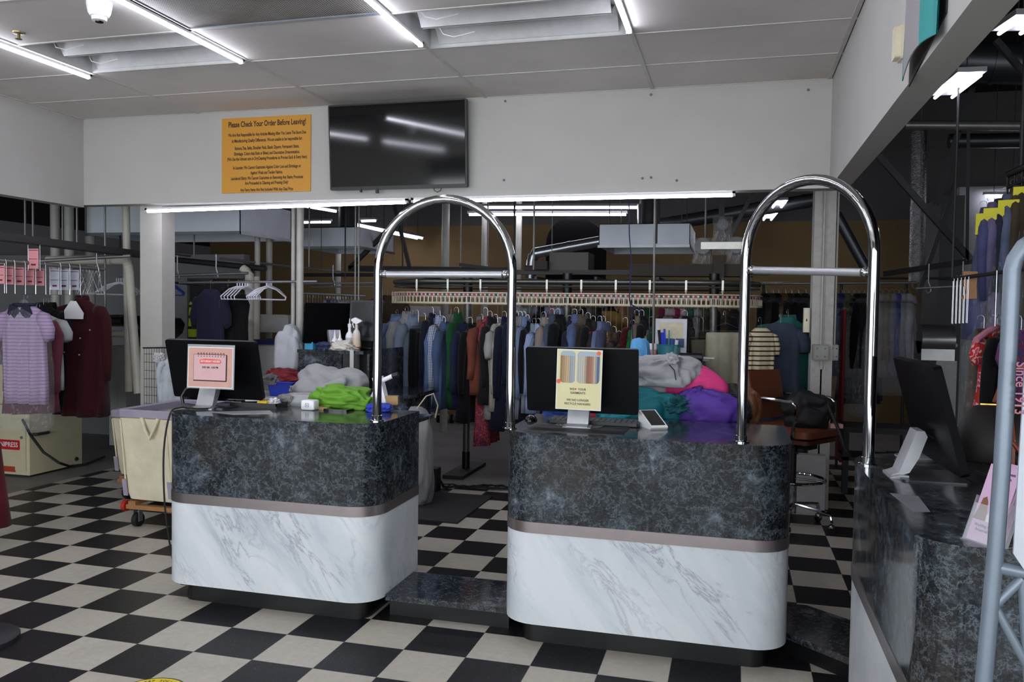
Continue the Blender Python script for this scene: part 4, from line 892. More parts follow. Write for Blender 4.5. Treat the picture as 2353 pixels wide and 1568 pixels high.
t = thing('dome_press', 'rounded black press head with white rim right of the square post', 'press', at(385, 755, 3.9))
a = at(378, 752, 3.9); S_ = [(x, z) for x, z in ((-.25, .11), (-.05, .11), (.08, .09), (.13, .03), (.1, -.06), (.0, -.14), (-.1, -.19), (-.25, -.2))]
part('black_shell', MB().prism(S_, -.15, .15, Matrix.Translation(a) @ Matrix.Rotation(PI/2, 4, 'X')), BLACKG, t)
part('white_rim', MB().tube([a+Vector((x*1.03, -.16, z*1.03)) for x, z in S_[1:-1]], .013, 8), WHITE, t)
part('pedestal', MB().box(a.x-.24, a.x-.1, 3.8, 4.0, 0, a.z-.15), plain('machine_grey', (130,130,130), .6), t, False)
# ironing press panel and table
t = thing('shirt_press', 'wide grey press panel between the black jacket and the round post', 'press', at(620, 745, 4.5))
a, b = at(560, 722, 4.5), at(667, 765, 4.5)
part('upper_buck', MB().prism(rrect(a.x, b.x, b.z, a.z, [.01, .04, .04, .01]), -.04, .04, Matrix.Translation((0, 4.5, 0)) @ Matrix.Rotation(PI/2, 4, 'X')), plain('press_grey', (150,148,146), .5), t)
c = at(592, 800, 4.5); d2 = at(660, 785, 4.5)
part('padded_board', MB().prism(rrect(c.x, d2.x+.02, -.18, .18, [.08]*4), d2.z-.03, d2.z+.02, Matrix.Translation((0, 4.5, 0))), plain('blue_pad', (30,36,82), .9), t)
part('machine_body', MB().rbox(c.x-.02, d2.x-.05, 4.35, 4.7, .0, d2.z-.03, .03), plain('machine_white', (170,168,168), .5), t)
for s in (a.x+.05, b.x-.05): part('support_arm', MB().cyl((s, 4.6, d2.z-.2), (s, 4.6, b.z+.02), .02), DARKM, t)
# laundry bin with clothes, mesh panel with masks
t = thing('storage_bin', 'royal blue plastic bin holding folded clothes beside the dark desk', 'bin', at(642, 905, 3.0))
a, b = at(612, 878, 2.9), at(668, 905, 2.9)
part('tub', MB().loft([rrect(a.x+.02, b.x-.0, 2.92, 3.2, [.02]*4), rrect(a.x, b.x+.02, 2.9, 3.22, [.02]*4)], cap=False) if False else MB().loft([[(x, y, b.z-.03) for x, y in rrect(a.x+.015, b.x, 2.92, 3.2, [.02]*4)], [(x, y, a.z) for x, y in rrect(a.x, b.x+.015, 2.9, 3.22, [.02]*4)]]), plain('bin_blue', (30,52,160), .45), t)
part('rim', MB().tube([(x, y, a.z) for x, y in rrect(a.x-.005, b.x+.02, 2.895, 3.225, [.02]*4)], .008, 6, True), plain('bin_blue', (30,52,160), .45), t)
bt = thing('side_table', 'low grey table under the blue storage bin', 'table', (a.x+.1, 3.05, 0)); part('table_top', MB().box(a.x-.3, b.x+.05, 2.8, 3.3, b.z-.06, b.z-.03), plain('machine_white', (170,168,168), .5), bt, False)
for x in (a.x-.27, b.x+.02):
    for y in (2.83, 3.27): part('leg', MB().box(x-.015, x+.015, y-.015, y+.015, 0, b.z-.06), DARKM, bt, False)
ZT = 1.02
def blob(name, lab, cat, c, s, mat, seed=0, rz=0., group=None, crease=.1, pinch=None, fl_=-.75, sharp=0., freq=1.6):
    """a soft filled bag: centre of its base, full size; pinch = direction of a gathered neck"""
    t = thing(name, lab, cat, c, rz, group) if pinch is not None else None
    bm = bmesh.new(); bmesh.ops.create_icosphere(bm, subdivisions=5, radius=1)
    off = Vector((seed*3.1, seed*1.7, seed*.9))
    for v in bm.verts:
        p = v.co.copy(); e = 1-sharp
        q = Vector([math.copysign(abs(a)**(.85), a) for a in p])
        n = noise.noise(p*freq*.8+off)*.3 + noise.noise(p*freq*1.6+off)*crease*1.1 - abs(noise.noise(p*2.4+off))*crease*1.7 - abs(noise.noise(Vector((p.x*1.6, p.y*4, p.z*4))+off))*crease*.6
        q *= 1+n
        if sharp: q.x += math.copysign(abs(p.x)**6*sharp, p.x)
        if pinch is not None:
            d = p.normalized().dot(Vector(pinch).normalized())
            if d > .72:
                f = (d-.72)/.28; q = q*(1+.16*f); rad = q-Vector(pinch).normalized()*q.dot(Vector(pinch).normalized()); q -= rad*(.45*f); ang = math.atan2(rad.y+rad.z, rad.x); q += rad*.35*math.sin(ang*9)*f
        if q.z < fl_: q.z = fl_
        v.co = q
    z0 = min(v.co.z for v in bm.verts)
    for v in bm.verts: v.co = Vector((v.co.x*s[0]/2, v.co.y*s[1]/2, (v.co.z-z0)*s[2]/(1.05-z0)))
    m = MB(); m.bm.free(); m.bm = bm
    if t is None:
        o = part(name, m, mat, None, 2); o.location = c; o.rotation_euler = (0, 0, rz); return tag(o, lab, cat, group)
    part('bag_body', m, mat, t, 2, True)
    pd = Vector(pinch).normalized(); tip = Vector((pd.x*s[0]/2*1.05, pd.y*s[1]/2*1.05, s[2]*.45+pd.z*s[2]*.5))
    u = pd.orthogonal().normalized(); w = pd.cross(u)
    r = []
    for rr_, h in ((.024, -.02), (.022, 0), (.034, .02), (.038, .03), (.02, .026), (.01, .015)):
        r.append([tip+pd*h+(u*math.cos(2*PI*k/36)+w*math.sin(2*PI*k/36))*rr_*(1+.12*math.sin(7*2*PI*k/36)) for k in range(36)])
    part('gathered_neck', MB().loft(r), mat, t, 2, True)
    part('drawstring', MB().tube([tip+u*.022, tip+w*.022, tip-u*.022, tip-w*.022, tip+u*.024, tip+Vector((.02, -.03, -.05)), tip+Vector((.03, -.05, -s[2]*.5))], .003, 6), BLACK, t, True, True)
    return t
def bc(c, r=.7):
    return plain('bagcloth_%02x%02x%02x' % c, c, r, 0, .06, 6, 0.)
# ---------- computers ----------
def computer(lab, loc, rz, tilt=12, w=.57, h=.34, zc=.225, ny=-.02, logo=True):
    t = thing('desktop_computer', lab, 'computer', loc, rz, 'all-in-one computers seen from behind')
    M = Matrix.Translation((0, 0, zc)) @ Matrix.Rotation(math.radians(tilt), 4, 'X')
    pn = part('display', MB().prism(rrect(-w/2, w/2, -h/2, h/2, [.014]*4), -.013, .013, M @ Matrix.Rotation(PI/2, 4, 'X')), plain('computer_back', (6,6,8), .45, spec=.12), t, True, True)
    part('screen_glass', MB().box(-w/2+.01, w/2-.01, .0132, .0146, -h/2+.02, h/2-.01, M), BLACKG, pn, False, True)
    part('port_cover', MB().box(-.05, .05, -.0142, -.013, -.09, -.086, M), plain('port_grey', (40,40,46), .4), pn, False, True)
    pr = [(-.02, .17), (-.045, .17), (-.085, .06), (-.1, .02), (-.125, .0085), (-.125, .004), (-.085, .012), (-.065, .02), (-.035, .075), (-.01, .15)]
    part('stand_neck', MB().loft([[(x, y, z) for y, z in pr] for x in (-.053, .053)]), SILV, t, True, True)
    part('foot', MB().loft([[(x, y, z) for y, z in ((-.13, .0), (-.13, .005), (-.1, .012), (-.07, .012), (-.07, 0))] for x in (-.07, .07)]), SILV, t, True, True)
    part('base_plate', MB().prism(rrect(-.12, .12, -.1, .12, [.02]*4), 0, .006), plain('base_dark', (44,44,48), .3), t, True, True)
    return t
c1 = computer('wide black computer on the left counter behind the pink sign', (.43, .86, ZT), 0, 14, w=.585, h=.345, zc=.215)
c2 = computer('wide black computer on the middle counter behind the yellow sign', (2.552, .86, ZT), 0, 10, w=.57, h=.335, zc=.228)
computer('tilted black computer on the right counter, seen from the side', (3.965, -.02, ZT), -PI/2+.03, 15, w=.6, h=.37, zc=.235)
# signs leaning on the computer stands
def sheet(x0, x1, z0, z1, Y, tilt=.06): return Matrix.Translation((x0, Y, z0)) @ Matrix.Rotation(-tilt, 4, 'X')
t = thing('paper_sign', 'pink laminated Saturday hours sign propped on the left computer', 'sign', (.5, .72, 1.145), group=None)
M = sheet(0, 0, 0, 0, .70, .04); M.translation = Vector((.3675, .70, 1.145)); W_, H_ = .284, .224
def fr(x, z, y=0.): return M @ Matrix.Translation((x, -y, z)) @ Matrix.Rotation(PI/2, 4, 'X')
part('plastic_sleeve', MB().box(-.006, W_+.008, .0, .001, -.006, H_+.014, M), ACRY, t, False)
part('white_border', MB().box(0, W_, -.0015, 0, 0, H_, M), PAPER, t, False)
part('salmon_sheet', MB().box(.004, W_-.004, -.0022, -.0015, .004, H_-.004, M), plain('salmon', (196,150,138), .6, 0, .05), t, False)
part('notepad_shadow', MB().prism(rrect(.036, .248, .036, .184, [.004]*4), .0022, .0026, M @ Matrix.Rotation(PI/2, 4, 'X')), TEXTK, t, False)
part('notepad', MB().prism(rrect(.038, .24, .042, .182, [.003]*4), .0026, .003, M @ Matrix.Rotation(PI/2, 4, 'X')), plain('notepad_pink', (204,164,166), .7, 0, .02), t, False)
rg = MB()
for k in range(10):
    x = .066+k*.0178; rg.tube([M @ Vector((x+.004*math.cos(a), -.0042, .185+.008*math.sin(a))) for a in [PI*i/5*1.4-.8 for i in range(6)]], .0011, 5)
    rg.lathe([(.0028, 0), (.0028, .0006), (.0001, .0006)], M @ Vector((x+.001, -.0032, .173)), 8, Matrix.Rotation(PI/2, 4, 'X'))
part('spiral_rings', rg, TEXTK, t)
part('red_brush_band', MB().prism([(.078, .132), (.205, .135), (.212, .141), (.206, .156), (.11, .16), (.075, .154)], .0032, .0036, M @ Matrix.Rotation(PI/2, 4, 'X')), plain('coral', (214,88,74), .7), t, False)
letters([('SATURDAY HOURS', .0165, fr(.143, .1455, .004), .85)], PAPER, t)
letters([('8:00 AM - 5:00 PM', .0155, fr(.143, .112, .0036), .85)], TEXTK, t, 'hours_lettering')
t = thing('paper_sign', 'pale yellow sign about hangers propped on the middle computer', 'sign', (2.56, .72, 1.117))
M = Matrix.Translation((2.452, .70, 1.117)) @ Matrix.Rotation(-.04, 4, 'X') @ Matrix.Rotation(math.radians(.6), 4, 'Y'); W_, H_ = .224, .294
part('white_border', MB().box(0, W_, -.0012, .0005, 0, H_, M), PAPER, t, False)
part('yellow_sheet', MB().box(.004, W_-.004, -.0018, -.0012, .004, H_-.004, M), plain('pale_yellow', (214,206,160), .7, 0, .02), t, False)
pr = MB()
for x0, x1 in ((.018, .094), (.102, .212)):
    pass
def printcols():
    tt = NT('photo_print'); v = tt.coord((1,1,1)); s = tt.node('ShaderNodeSeparateXYZ', {0: v})
    n = tt.noise(tt.coord((1,1,.12)), 9, 2)
    xx = tt.math('ADD', s.outputs[0], tt.math('MULTIPLY', n, .012)); 
    wv = tt.ramp(tt.math('FRACT', tt.math('MULTIPLY', xx, 95.)), [(0., (90,84,78)), (.25, (205,200,190)), (.8, (170,160,150)), (1., (80,72,66))])
    fx = tt.math('DIVIDE', s.outputs[0], .224)
    tint = tt.ramp(fx, [(.08, (150,110,60)), (.25, (225,190,140)), (.3, (160,175,185)), (.45, (200,205,205)), (.6, (215,205,190)), (.68, (150,95,60)), (.78, (190,120,90)), (.84, (210,200,180)), (.9, (70,100,150)), (.98, (90,130,180))])
    c = tt.mix(1., wv, tint, 'MULTIPLY'); c = tt.mix(.35, c, tint)
    top = tt.math('GREATER_THAN', s.outputs[2], .262); c = tt.mix(top, c, lin((150,165,175)))
    tt.link(c, tt.b.inputs['Base Color']); tt.b.inputs['Roughness'].default_value = .5; return tt.m
PH = printcols()
for x0, x1 in ((.018, .092), (.1, .212)):
    o = MB().prism(rrect(x0, x1, .13, .285, [.018]*4, 6), .002, .0024, Matrix.Rotation(PI/2, 4, 'X')).mesh('rack_photo', PH)
    ob = bpy.data.objects.new('rack_photo', o); C.objects.link(ob); ob.parent = t; ob.matrix_basis = wm(t).inverted() @ M
for k, (x, z) in enumerate(((.205, .278), (.012, .136))):
    pl = [(x+(.012 if i % 2 else .0085)*math.cos(2*PI*i/28), z+(.012 if i % 2 else .0085)*math.sin(2*PI*i/28)) for i in range(28)]
    part('orange_burst', MB().prism(pl, .0028, .0032, M @ Matrix.Rotation(PI/2, 4, 'X')), plain('burst_orange', (222,92,50), .6), t, False)
part('heart', MB().prism([(.0965+.0052*math.sin(a)**3, .101+.0045*(13*math.cos(a)-5*math.cos(2*a)-2*math.cos(3*a)-math.cos(4*a))/14) for a in [2*PI*i/24 for i in range(24)]], .0026, .003, M @ Matrix.Rotation(PI/2, 4, 'X')), plain('heart_red', (200,30,44), .6), t, False)
def fr2(x, z): return M @ Matrix.Translation((x, -.0028, z)) @ Matrix.Rotation(PI/2, 4, 'X')
letters([('WE', .0145, fr2(.079, .1), 1), ('YOUR', .0145, fr2(.129, .1), 1), ('GARMENTS', .0145, fr2(.109, .082), 1), ('WE NO LONGER', .0145, fr2(.109, .047), 1), ('RECYCLE HANGERS', .0145, fr2(.109, .029), 1)], plain('sign_ink', (46,42,40), .7), t, ext=.0003)
# ---------- things on the left counter ----------
def onL(x, y): return fl(x, y, ZT)
t = thing('pen_tray', 'black tray of pens and papers right of the left computer', 'tray', (.78, .93, ZT))
part('tray', MB().box(.50, .80, .90, 1.02, ZT, ZT+.012).box(.50, .80, .90, .906, ZT+.012, ZT+.026).box(.50, .80, 1.014, 1.02, ZT+.012, ZT+.026).box(.794, .80, .90, 1.02, ZT+.012, ZT+.026), BLACK, t, False)
for a, b, m, lab in (((.57, .95, ZT+.032), (.65, .97, ZT+.034), PAPER, 'white pen with red cap lying across the black tray'), ((.6, 1.0, ZT+.034), (.76, .98, ZT+.034), GREYP, 'long grey pen lying along the black tray')):
    o = thing('pen', lab, 'pen', a); part('barrel', MB().cyl(a, b, .0055, 8), m, o)
    d = (Vector(b)-Vector(a)).normalized(); part('pen_cap', MB().cyl(b, Vector(b)+d*.03, .006, 8), plain('cap_red', (180,40,40), .4) if m == PAPER else plain('cap_blue', (30,50,150), .4), o)
solo('sticky_notes', MB().box(.665, .725, .92, .975, ZT+.0125, ZT+.034), plain('sticky_yellow', (226,196,40), .7), 'small yellow sticky note pad at the end of the black tray', 'sticky notes', smooth=False)
blob('crumpled_tissue', 'crumpled white tissue beside the yellow sticky notes', 'tissue', (.755, .95, ZT+.012), (.07, .06, .045), bc((215,215,215)), 7, crease=.5, freq=3)
q0 = fl(712, 944, ZT)
t = thing('card_reader', 'small white cube card reader on the left counter', 'card reader', q0)
x0, x1 = fl(682, 944, ZT).x, fl(717, 946, ZT).x
M = Matrix.Translation(((x0+x1)/2, q0.y+.035, ZT))
part('reader_body', MB().loft([[M @ Vector((x, y, z)) for x, y in rrect(-.041+i_, .041-i_, -.035+i_, .035-i_, [.012]*4)] for i_, z in ((.004, .002), (0, .007), (0, .05), (.003, .055), (.01, .057))]), WHITE, t, True)
cx, cy = (x0+x1)/2, q0.y-.0005
part('logo_square', MB().tube([(cx+a*.0095, cy-.0005, ZT+.03+b*.0095) for a, b in ((-1,-1), (1,-1), (1,1), (-1,1))], .0013, 6, True), plain('logo_grey', (60,60,66), .5), t)
part('logo_dot', MB().box(cx-.0025, cx+.0025, cy-.0012, cy, ZT+.0275, ZT+.0325), plain('logo_grey', (60,60,66), .5), t, False)
p = onL(735, 942); solo('beige_wallet', MB().prism([(-.05, -.02), (.045, -.03), (.05, .03), (-.03, .035)], 0, .014, Matrix.Translation(p+Vector((0, .03, 0)))), plain('beige_leather', (170,140,100), .6), 'small beige folded paper just behind the white card reader', 'paper', loc=p)
a, b = onL(742, 945), onL(800, 947); solo('tablet', MB().rbox(a.x, b.x, a.y, a.y+.1, ZT, ZT+.012, .008), BLACKG, 'flat black tablet in front of the lime green bag', 'tablet', loc=a)
solo('clipboard_sheet', MB().prism([(.56, .64), (.82, .80), (.9, .70), (.72, .60)], ZT, ZT+.003), plain('grey_sheet', (150,150,156), .35), 'grey sheet lying under the left computer foot', 'sheet', smooth=False)
p = fl(428, 935, ZT)
t = thing('scanner_stand', 'grey oval scanner stand left of the pink sign', 'stand', p)
part('base', MB().lathe([(.075, 0), (.075, .008), (.03, .016), (.012, .02)], p, 24, Matrix.Diagonal((1, .75, 1, 1))), plain('stand_grey', (84,86,90), .45), t)
part('neck', MB().tube([p+Vector((-.02, 0, .015)), p+Vector((-.03, 0, .06)), p+Vector((-.01, .01, .1)), p+Vector((.03, .02, .12))], .009, 8), BLACK, t)
pts = [Vector((.52, .78, ZT+.006)), Vector((.44, .70, ZT+.006)), Vector((.37, .70, ZT+.008)), Vector((.345, .66, ZT+.012)), Vector((.315, .62, ZT-.02)), Vector((.29, .6, .8)), Vector((.28, .62, .5)), Vector((.285, .66, .25)), Vector((.3, .7, .06)), Vector((.33, .74, .02)), Vector((.4, .84, .02))]
sm = []
for i in range(len(pts)-1):
    for k in range(4): 
        f = k/4; p_, a_, b_, n_ = pts[max(0, i-1)], pts[i], pts[i+1], pts[min(len(pts)-1, i+2)]
        sm.append(.5*((2*a_)+(-p_+b_)*f+(2*p_-5*a_+4*b_-n_)*f*f+(-p_+3*a_-3*b_+n_)*f**3))
solo('power_cable', MB().tube(sm, .005, 6), RUBB, 'black cable hanging over the left end of the left counter', 'cable', loc=sm[0])
WS = .952
# ---------- laundry bags ----------
LG = 'laundry bags on the left counter'; CG = 'laundry bags piled behind the middle counter'
blob('laundry_bag', 'limp grey laundry bag slumped behind the lime green one', 'bag', (at(757, 930, 1.3).x, 1.33, WS), (.44, .28, .31), bc((150,150,152)), 3, .1, LG, .12, pinch=(-1, 0, -.1))
blob('laundry_bag', 'lime green laundry bag lying on the left counter', 'bag', (at(782, 935, 1.06).x, 1.05, ZT), (.36, .2, .145), bc((98,150,38)), 5, -.05, LG, .14, pinch=(1, -.15, -.25))
blob('grey_cloth', 'flat grey cloth between the tissue and the card reader', 'cloth', (at(695, 935, 1.12).x, 1.13, ZT-.01), (.3, .16, .085), bc((160,160,162)), 9, 0, None, .08)
blob('grey_strap_roll', 'small rolled grey strap with a yellow eyelet beside the tissue', 'strap', (at(652, 925, 1.04).x, 1.06, ZT), (.1, .07, .07), bc((130,128,124)), 11, .5, None, .2)
blob('blue_cloth', 'royal blue cloth at the foot of the left arch', 'cloth', (at(868, 938, .98).x, 1.0, ZT), (.16, .12, .05), bc((40,60,170)), 12, 0, None, .2)
p = at(868, 915, 1.12)
t = thing('label_gun', 'white label gun with black handle standing by the left arch post', 'label gun', (p.x, 1.1, ZT))
part('body', MB().cbox((p.x+.02, 1.12, ZT+.1), .05, .05, .17, Matrix.Rotation(-.25, 4, 'Y')), WHITE, t, False)
part('handle', MB().cyl((p.x-.0, 1.12, ZT+.15), (p.x+.09, 1.12, ZT+.19), .013), WHITE, t)
part('black_grip', MB().cyl((p.x+.09, 1.12, ZT+.19), (p.x+.125, 1.12, ZT+.2), .014), BLACK, t)
part('leg', MB().cyl((p.x-.0, 1.12, ZT+.13), (p.x-.06, 1.1, ZT), .012), WHITE, t)
solo('cardboard_box', MB().cbox((p.x+.08, 1.14, ZT+.05), .07, .05, .05, rz=.3), plain('cardboard', (170,136,96), .8), 'small cardboard box leaning behind the left arch post', 'box', smooth=False)
# middle counter
t = thing('computer_mouse', 'black computer mouse beside the left foot of the middle counter arch', 'mouse', fl(1217, 962, ZT))
q = fl(1217, 968, ZT)
part('shell', MB().ball(q+Vector((0, .03, .0)), .03, 1.1, 1.5, 1.0), BLACKG, t).data
part('scroll_wheel', MB().cyl(q+Vector((-.003, .0, .027)), q+Vector((.003, .0, .027)), .006), GREYP, t)
t = thing('keyboard', 'slim black keyboard behind the middle computer foot', 'keyboard', (2.62, .95, ZT))
part('case', MB().rbox(2.38, 2.84, .86, 1.0, ZT+.004, ZT+.02, .01), BLACK, t)
part('keys', MB(), BLACK, t) if False else None
kk = MB()
for i in range(16):
    for j in range(5): kk.box(2.39+i*.0278, 2.414+i*.0278, .868+j*.0255, .89+j*.0255, ZT+.02, ZT+.024)
part('key_caps', kk, plain('key_black', (28,28,30), .5), t, False)
part('feet', MB().box(2.39, 2.83, .97, .99, ZT, ZT+.004), BLACK, t, False)
solo('desk_mat', MB().box(2.32, 2.8, .58, .84, ZT, ZT+.003), plain('mat_black', (24,24,26), .5), 'thin black desk mat under the middle computer', 'mat', smooth=False)
a, b, c_, d_ = fl(1460, 985, ZT), fl(1500, 994, ZT), fl(1532, 985, ZT), fl(1480, 972, ZT)
t = thing('payment_terminal', 'white wedge payment terminal with black screen on the middle counter', 'payment terminal', b)
ctr = (a+c_)/2; ux = Vector((.5, -.866, 0)); uy = Vector((.866, .5, 0)); M = Matrix((ux, uy, Vector((0,0,1)))).transposed().to_4x4(); M.translation = Vector((ctr.x+.005, ctr.y+.04, ZT))
pr = [(-.075, 0), (.07, 0), (.078, .010), (.074, .016), (-.072, .08), (-.08, .072)]
part('wedge_body', MB().loft([[M @ Vector((x, y, z)) for x, z in pr] for y in (-.045, .045)]), WHITE, t, False)
n_ = Vector((-.052, 0, -.146)).normalized()
part('touch_screen', MB().add([M @ Vector(v) for v in ((.066, -.038, .0205), (.066, .038, .0205), (-.066, .038, .0785), (-.066, -.038, .0785))], [(0,1,2,3)]), BLACKG, t, False)
B2 = lambda x, Y=1.5: at(x, 940, Y).x
blob('laundry_bag', 'purple laundry bag on the right of the bag pile', 'bag', (at(1630, 970, 1.42).x, 1.42, WS), (.42, .26, .22), bc((82,48,150)), 21, 0, CG, .09, pinch=(-.3, -.2, .9), freq=1.1)
blob('laundry_bag', 'teal laundry bag at the bottom of the pile beside the computer', 'bag', (at(1480, 970, 1.36).x, 1.38, WS), (.4, .24, .235), bc((10,112,122)), 22, 0, CG, .08)
blob('laundry_bag', 'bright turquoise bag edge peeking under the computer', 'bag', (at(1420, 970, 1.3).x, 1.32, WS), (.26, .18, .11), bc((20,150,160)), 23, 0, CG, .1)
blob('laundry_bag', 'crimson bag seen under the middle computer', 'bag', (at(1378, 970, 1.4).x, 1.42, WS), (.2, .2, .13), bc((170,30,70)), 24, 0, CG, .1)
blob('laundry_bag', 'blue bag seen under the left part of the middle computer', 'bag', (at(1288, 970, 1.4).x, 1.42, WS), (.24, .2, .13), bc((40,70,150)), 25, 0, CG, .1)
blob('laundry_bag', 'dark teal gathered bag neck between the teal and purple bags', 'bag', (at(1568, 950, 1.36).x, 1.36, WS+.09), (.2, .14, .11), bc((10,76,84)), 26, .3, CG, .3, freq=2.5)
blob('laundry_bag', 'pale pink laundry bag under the grey one', 'bag', (at(1475, 940, 1.5).x, 1.52, WS+.12), (.38, .22, .2), bc((196,180,188)), 27, 0, CG, .08)
blob('laundry_bag', 'hot pink laundry bag with a pointed corner', 'bag', (at(1575, 930, 1.55).x, 1.56, WS+.1), (.36, .24, .26), bc((232,62,136)), 28, -.25, CG, .05, sharp=.22, freq=1.)
blob('laundry_bag', 'mustard laundry bag squeezed below the pink one', 'bag', (at(1605, 925, 1.66).x, 1.68, WS+.05), (.32, .2, .17), bc((150,112,26)), 29, 0, CG, .08)
blob('laundry_bag', 'light grey laundry bag with a black cord on top of the pile', 'bag', (at(1517, 900, 1.48).x, 1.46, WS+.23), (.44, .26, .2), bc((172,172,176)), 30, .05, CG, .1, pinch=(.25, -.75, .55))
blob('laundry_bag', 'light blue bag standing at the right edge of the computer', 'bag', (at(1470, 870, 1.75).x, 1.8, WS), (.2, .18, .48), bc((96,170,226)), 31, 0, CG, .1)
dm = dots('polka_dots', (20,20,24), (210,206,190), 34, .2)
blob('polka_dot_bag', 'black bag with cream polka dots beside the right arch post', 'bag', (at(1672, 950, 1.6).x, 1.62, WS), (.26, .2, .25), dm, 32, 0, None, .07)
blob('brown_bag', 'brown leather bag just right of the arch post', 'bag', (at(1722, 950, 1.7).x, 1.7, WS), (.15, .14, .22), plain('brown_bag', (110,66,36), .5), 33, 0, None, .06)
blob('olive_cloth', 'olive cloth flap left of the polka dot bag', 'cloth', (at(1648, 925, 1.66).x, 1.75, WS+.1), (.12, .1, .13), bc((128,110,40)), 34, 0, None, .15)
# ---------- rear desks ----------
t = thing('sorting_desk', 'dark marble rear desk holding the second computer and spray bottles', 'desk', (.1, 3.4, 0))
part('top', MB().box(-.375, .25, 3.2, 3.75, 1.2, 1.228), MARB, t, False)
part('front_panel', MB().box(-.37, .04, 3.22, 3.24, 0, 1.2), MARB, t, False)
part('side_panel', MB().box(.24, .26, 3.3, 3.75, .9, 1.2), MARB, t, False)
part('side_panel', MB().box(.38, .41, 3.2, 3.7, .88, 1.25), MARB, t, False)
part('dark_shelf_back', MB().box(.05, .4, 3.55, 3.58, .6, 1.24), BLACK, t, False)
part('low_worktop', MB().prism(rrect(.1, .76, 2.95, 3.7, [.02, .16, .16, .02]), .86, .89), MARB, t)
part('low_cabinet', MB().prism(rrect(-.37, .74, 3.0, 3.65, [.02, .14, .14, .02]), 0, .86), MARB, t)
computer('upright black computer on the rear desk beside the round post', (-.155, 3.42, 1.228), .85, 12, w=.52, h=.36, zc=.23)
t = thing('touch_monitor', 'black touch monitor half hidden by the left arch post', 'monitor', (.33, 3.45, 1.24))
a, b = at(806, 690, 3.45), at(877, 785, 3.45); M = Matrix.Translation(((a.x+b.x)/2, 3.45, (a.z+b.z)/2)) @ Matrix.Rotation(.1, 4, 'Z') @ Matrix.Rotation(-.12, 4, 'X')
w_, h_ = b.x-a.x, a.z-b.z
part('bezel', MB().prism(rrect(-w_/2, w_/2, -h_/2, h_/2, [.01]*4), -.012, .012, M @ Matrix.Rotation(PI/2, 4, 'X')), BLACK, t)
part('screen', MB().box(-w_/2+.018, w_/2-.018, -.0135, -.012, -h_/2+.03, h_/2-.018, M), plain('screen_dim', (28,32,36), .15), t, False)
part('stand', MB().box((a.x+b.x)/2-.05, (a.x+b.x)/2+.05, 3.46, 3.5, 1.2, b.z+.05), BLACK, t, False)
part('foot', MB().box((a.x+b.x)/2-.12, (a.x+b.x)/2+.08, 3.38, 3.54, 1.24, 1.25), BLACK, t, False)
def bottle(lab, px, py, h, r, parts, mat, Y=3.28):
    p = at(px, py, Y); p.z = 1.228
    t = thing('spray_bottle' if 'spray' in lab else 'bottle', lab, 'bottle', p); s = r
    part('body', MB().lathe([(s*.9, 0), (s, .01), (s, h*.62), (s*.8, h*.72), (s*.4, h*.82), (s*.36, h)], p, 16), mat, t)
    part('label', MB().lathe([(s*1.02, h*.15), (s*1.02, h*.55)], p, 16), parts[0], t)
    return t, p, h
glue = plain('label_purple', (40,30,90), .5)
for px, l_ in ((769, 'white glue bottle with purple label, left of two'), (781, 'white glue bottle with purple label, right of two')):
    t, p, h = bottle(l_, px, 800, .13, .026, [glue], WHITE)
    part('nozzle', MB().cyl(p+Vector((0,0,h)), p+Vector((0,0,h+.045)), .008, 8, .002), WHITE, t)
t, p, h = bottle('tall white squirt bottle with grey grid label on the rear desk', 803, 800, .2, .034, [plain('grid_grey', (176,182,190), .5)], WHITE)
part('cap', MB().cyl(p+Vector((0,0,h)), p+Vector((0,0,h+.03)), .016, 10), WHITE, t); part('spout', MB().cyl(p+Vector((0,0,h+.03)), p+Vector((0,0,h+.075)), .006, 8, .003), WHITE, t)
t, p, h = bottle('clear spray bottle with amber liquid and white trigger', 819, 800, .225, .034, [plain('label_orange_print', (214,196,176), .5)], plain('clear_amber', (212,204,194), .2))
part('liquid', MB().lathe([(.0345, .004), (.0345, .085)], p, 16), plain('amber', (150,96,50), .25), t)
part('trigger_head', MB().loft([[p+Vector((x, y, h+z)) for x, z in ((-.045, .03), (-.045, .045), (-.01, .06), (.05, .035), (.05, .025), (0, .0))] for y in (-.013, .013)]), WHITE, t)
part('trigger', MB().tube([p+Vector((-.03, 0, h+.03)), p+Vector((-.035, 0, h)), p+Vector((-.025, 0, h-.03))], .005, 6), WHITE, t)
blob('towel_stack', 'heap of white folded towels in front of the bottles', 'towels', at(786, 802, 3.2)+Vector((0, .03, 1.228-at(786, 802, 3.2).z)), (.24, .14, .085), bc((205,200,190)), 41, 0, None, .3, freq=1.2)
solo('paper_strip', MB().box(.13, .165, 3.19, 3.194, .98, 1.235), bc((196,194,188)), 'long white paper strip hanging from the rear desk', 'paper strip', smooth=False)
solo('blue_box', MB().box(-.36, -.28, 3.3, 3.4, 1.228, 1.29), plain('cyan_box', (60,160,200), .5), 'small cyan packet under the second computer', 'packet', smooth=False)
blob('blue_dotted_cloth', 'navy dotted cloth under the second computer', 'cloth', (-.17, 3.36, 1.228), (.2, .16, .07), dots('navy_dots', (24,30,70), (150,160,190), 90, .25), 42, 0, None, .15)
blob('draped_sheet', 'tall pale grey sheet draped left of the rear desk', 'cloth', (at(662, 850, 3.3).x, 3.32, .95), (.26, .2, .5), bc((170,172,178)), 43, 0, None, .06)
blob('red_sweater', 'dark red sweater heaped on the blue storage bin', 'sweater', (at(650, 868, 3.0).x, 3.05, at(650, 880, 3.0).z-.01), (.36, .26, .14), bc((110,14,28)), 44, 0, None, .2)
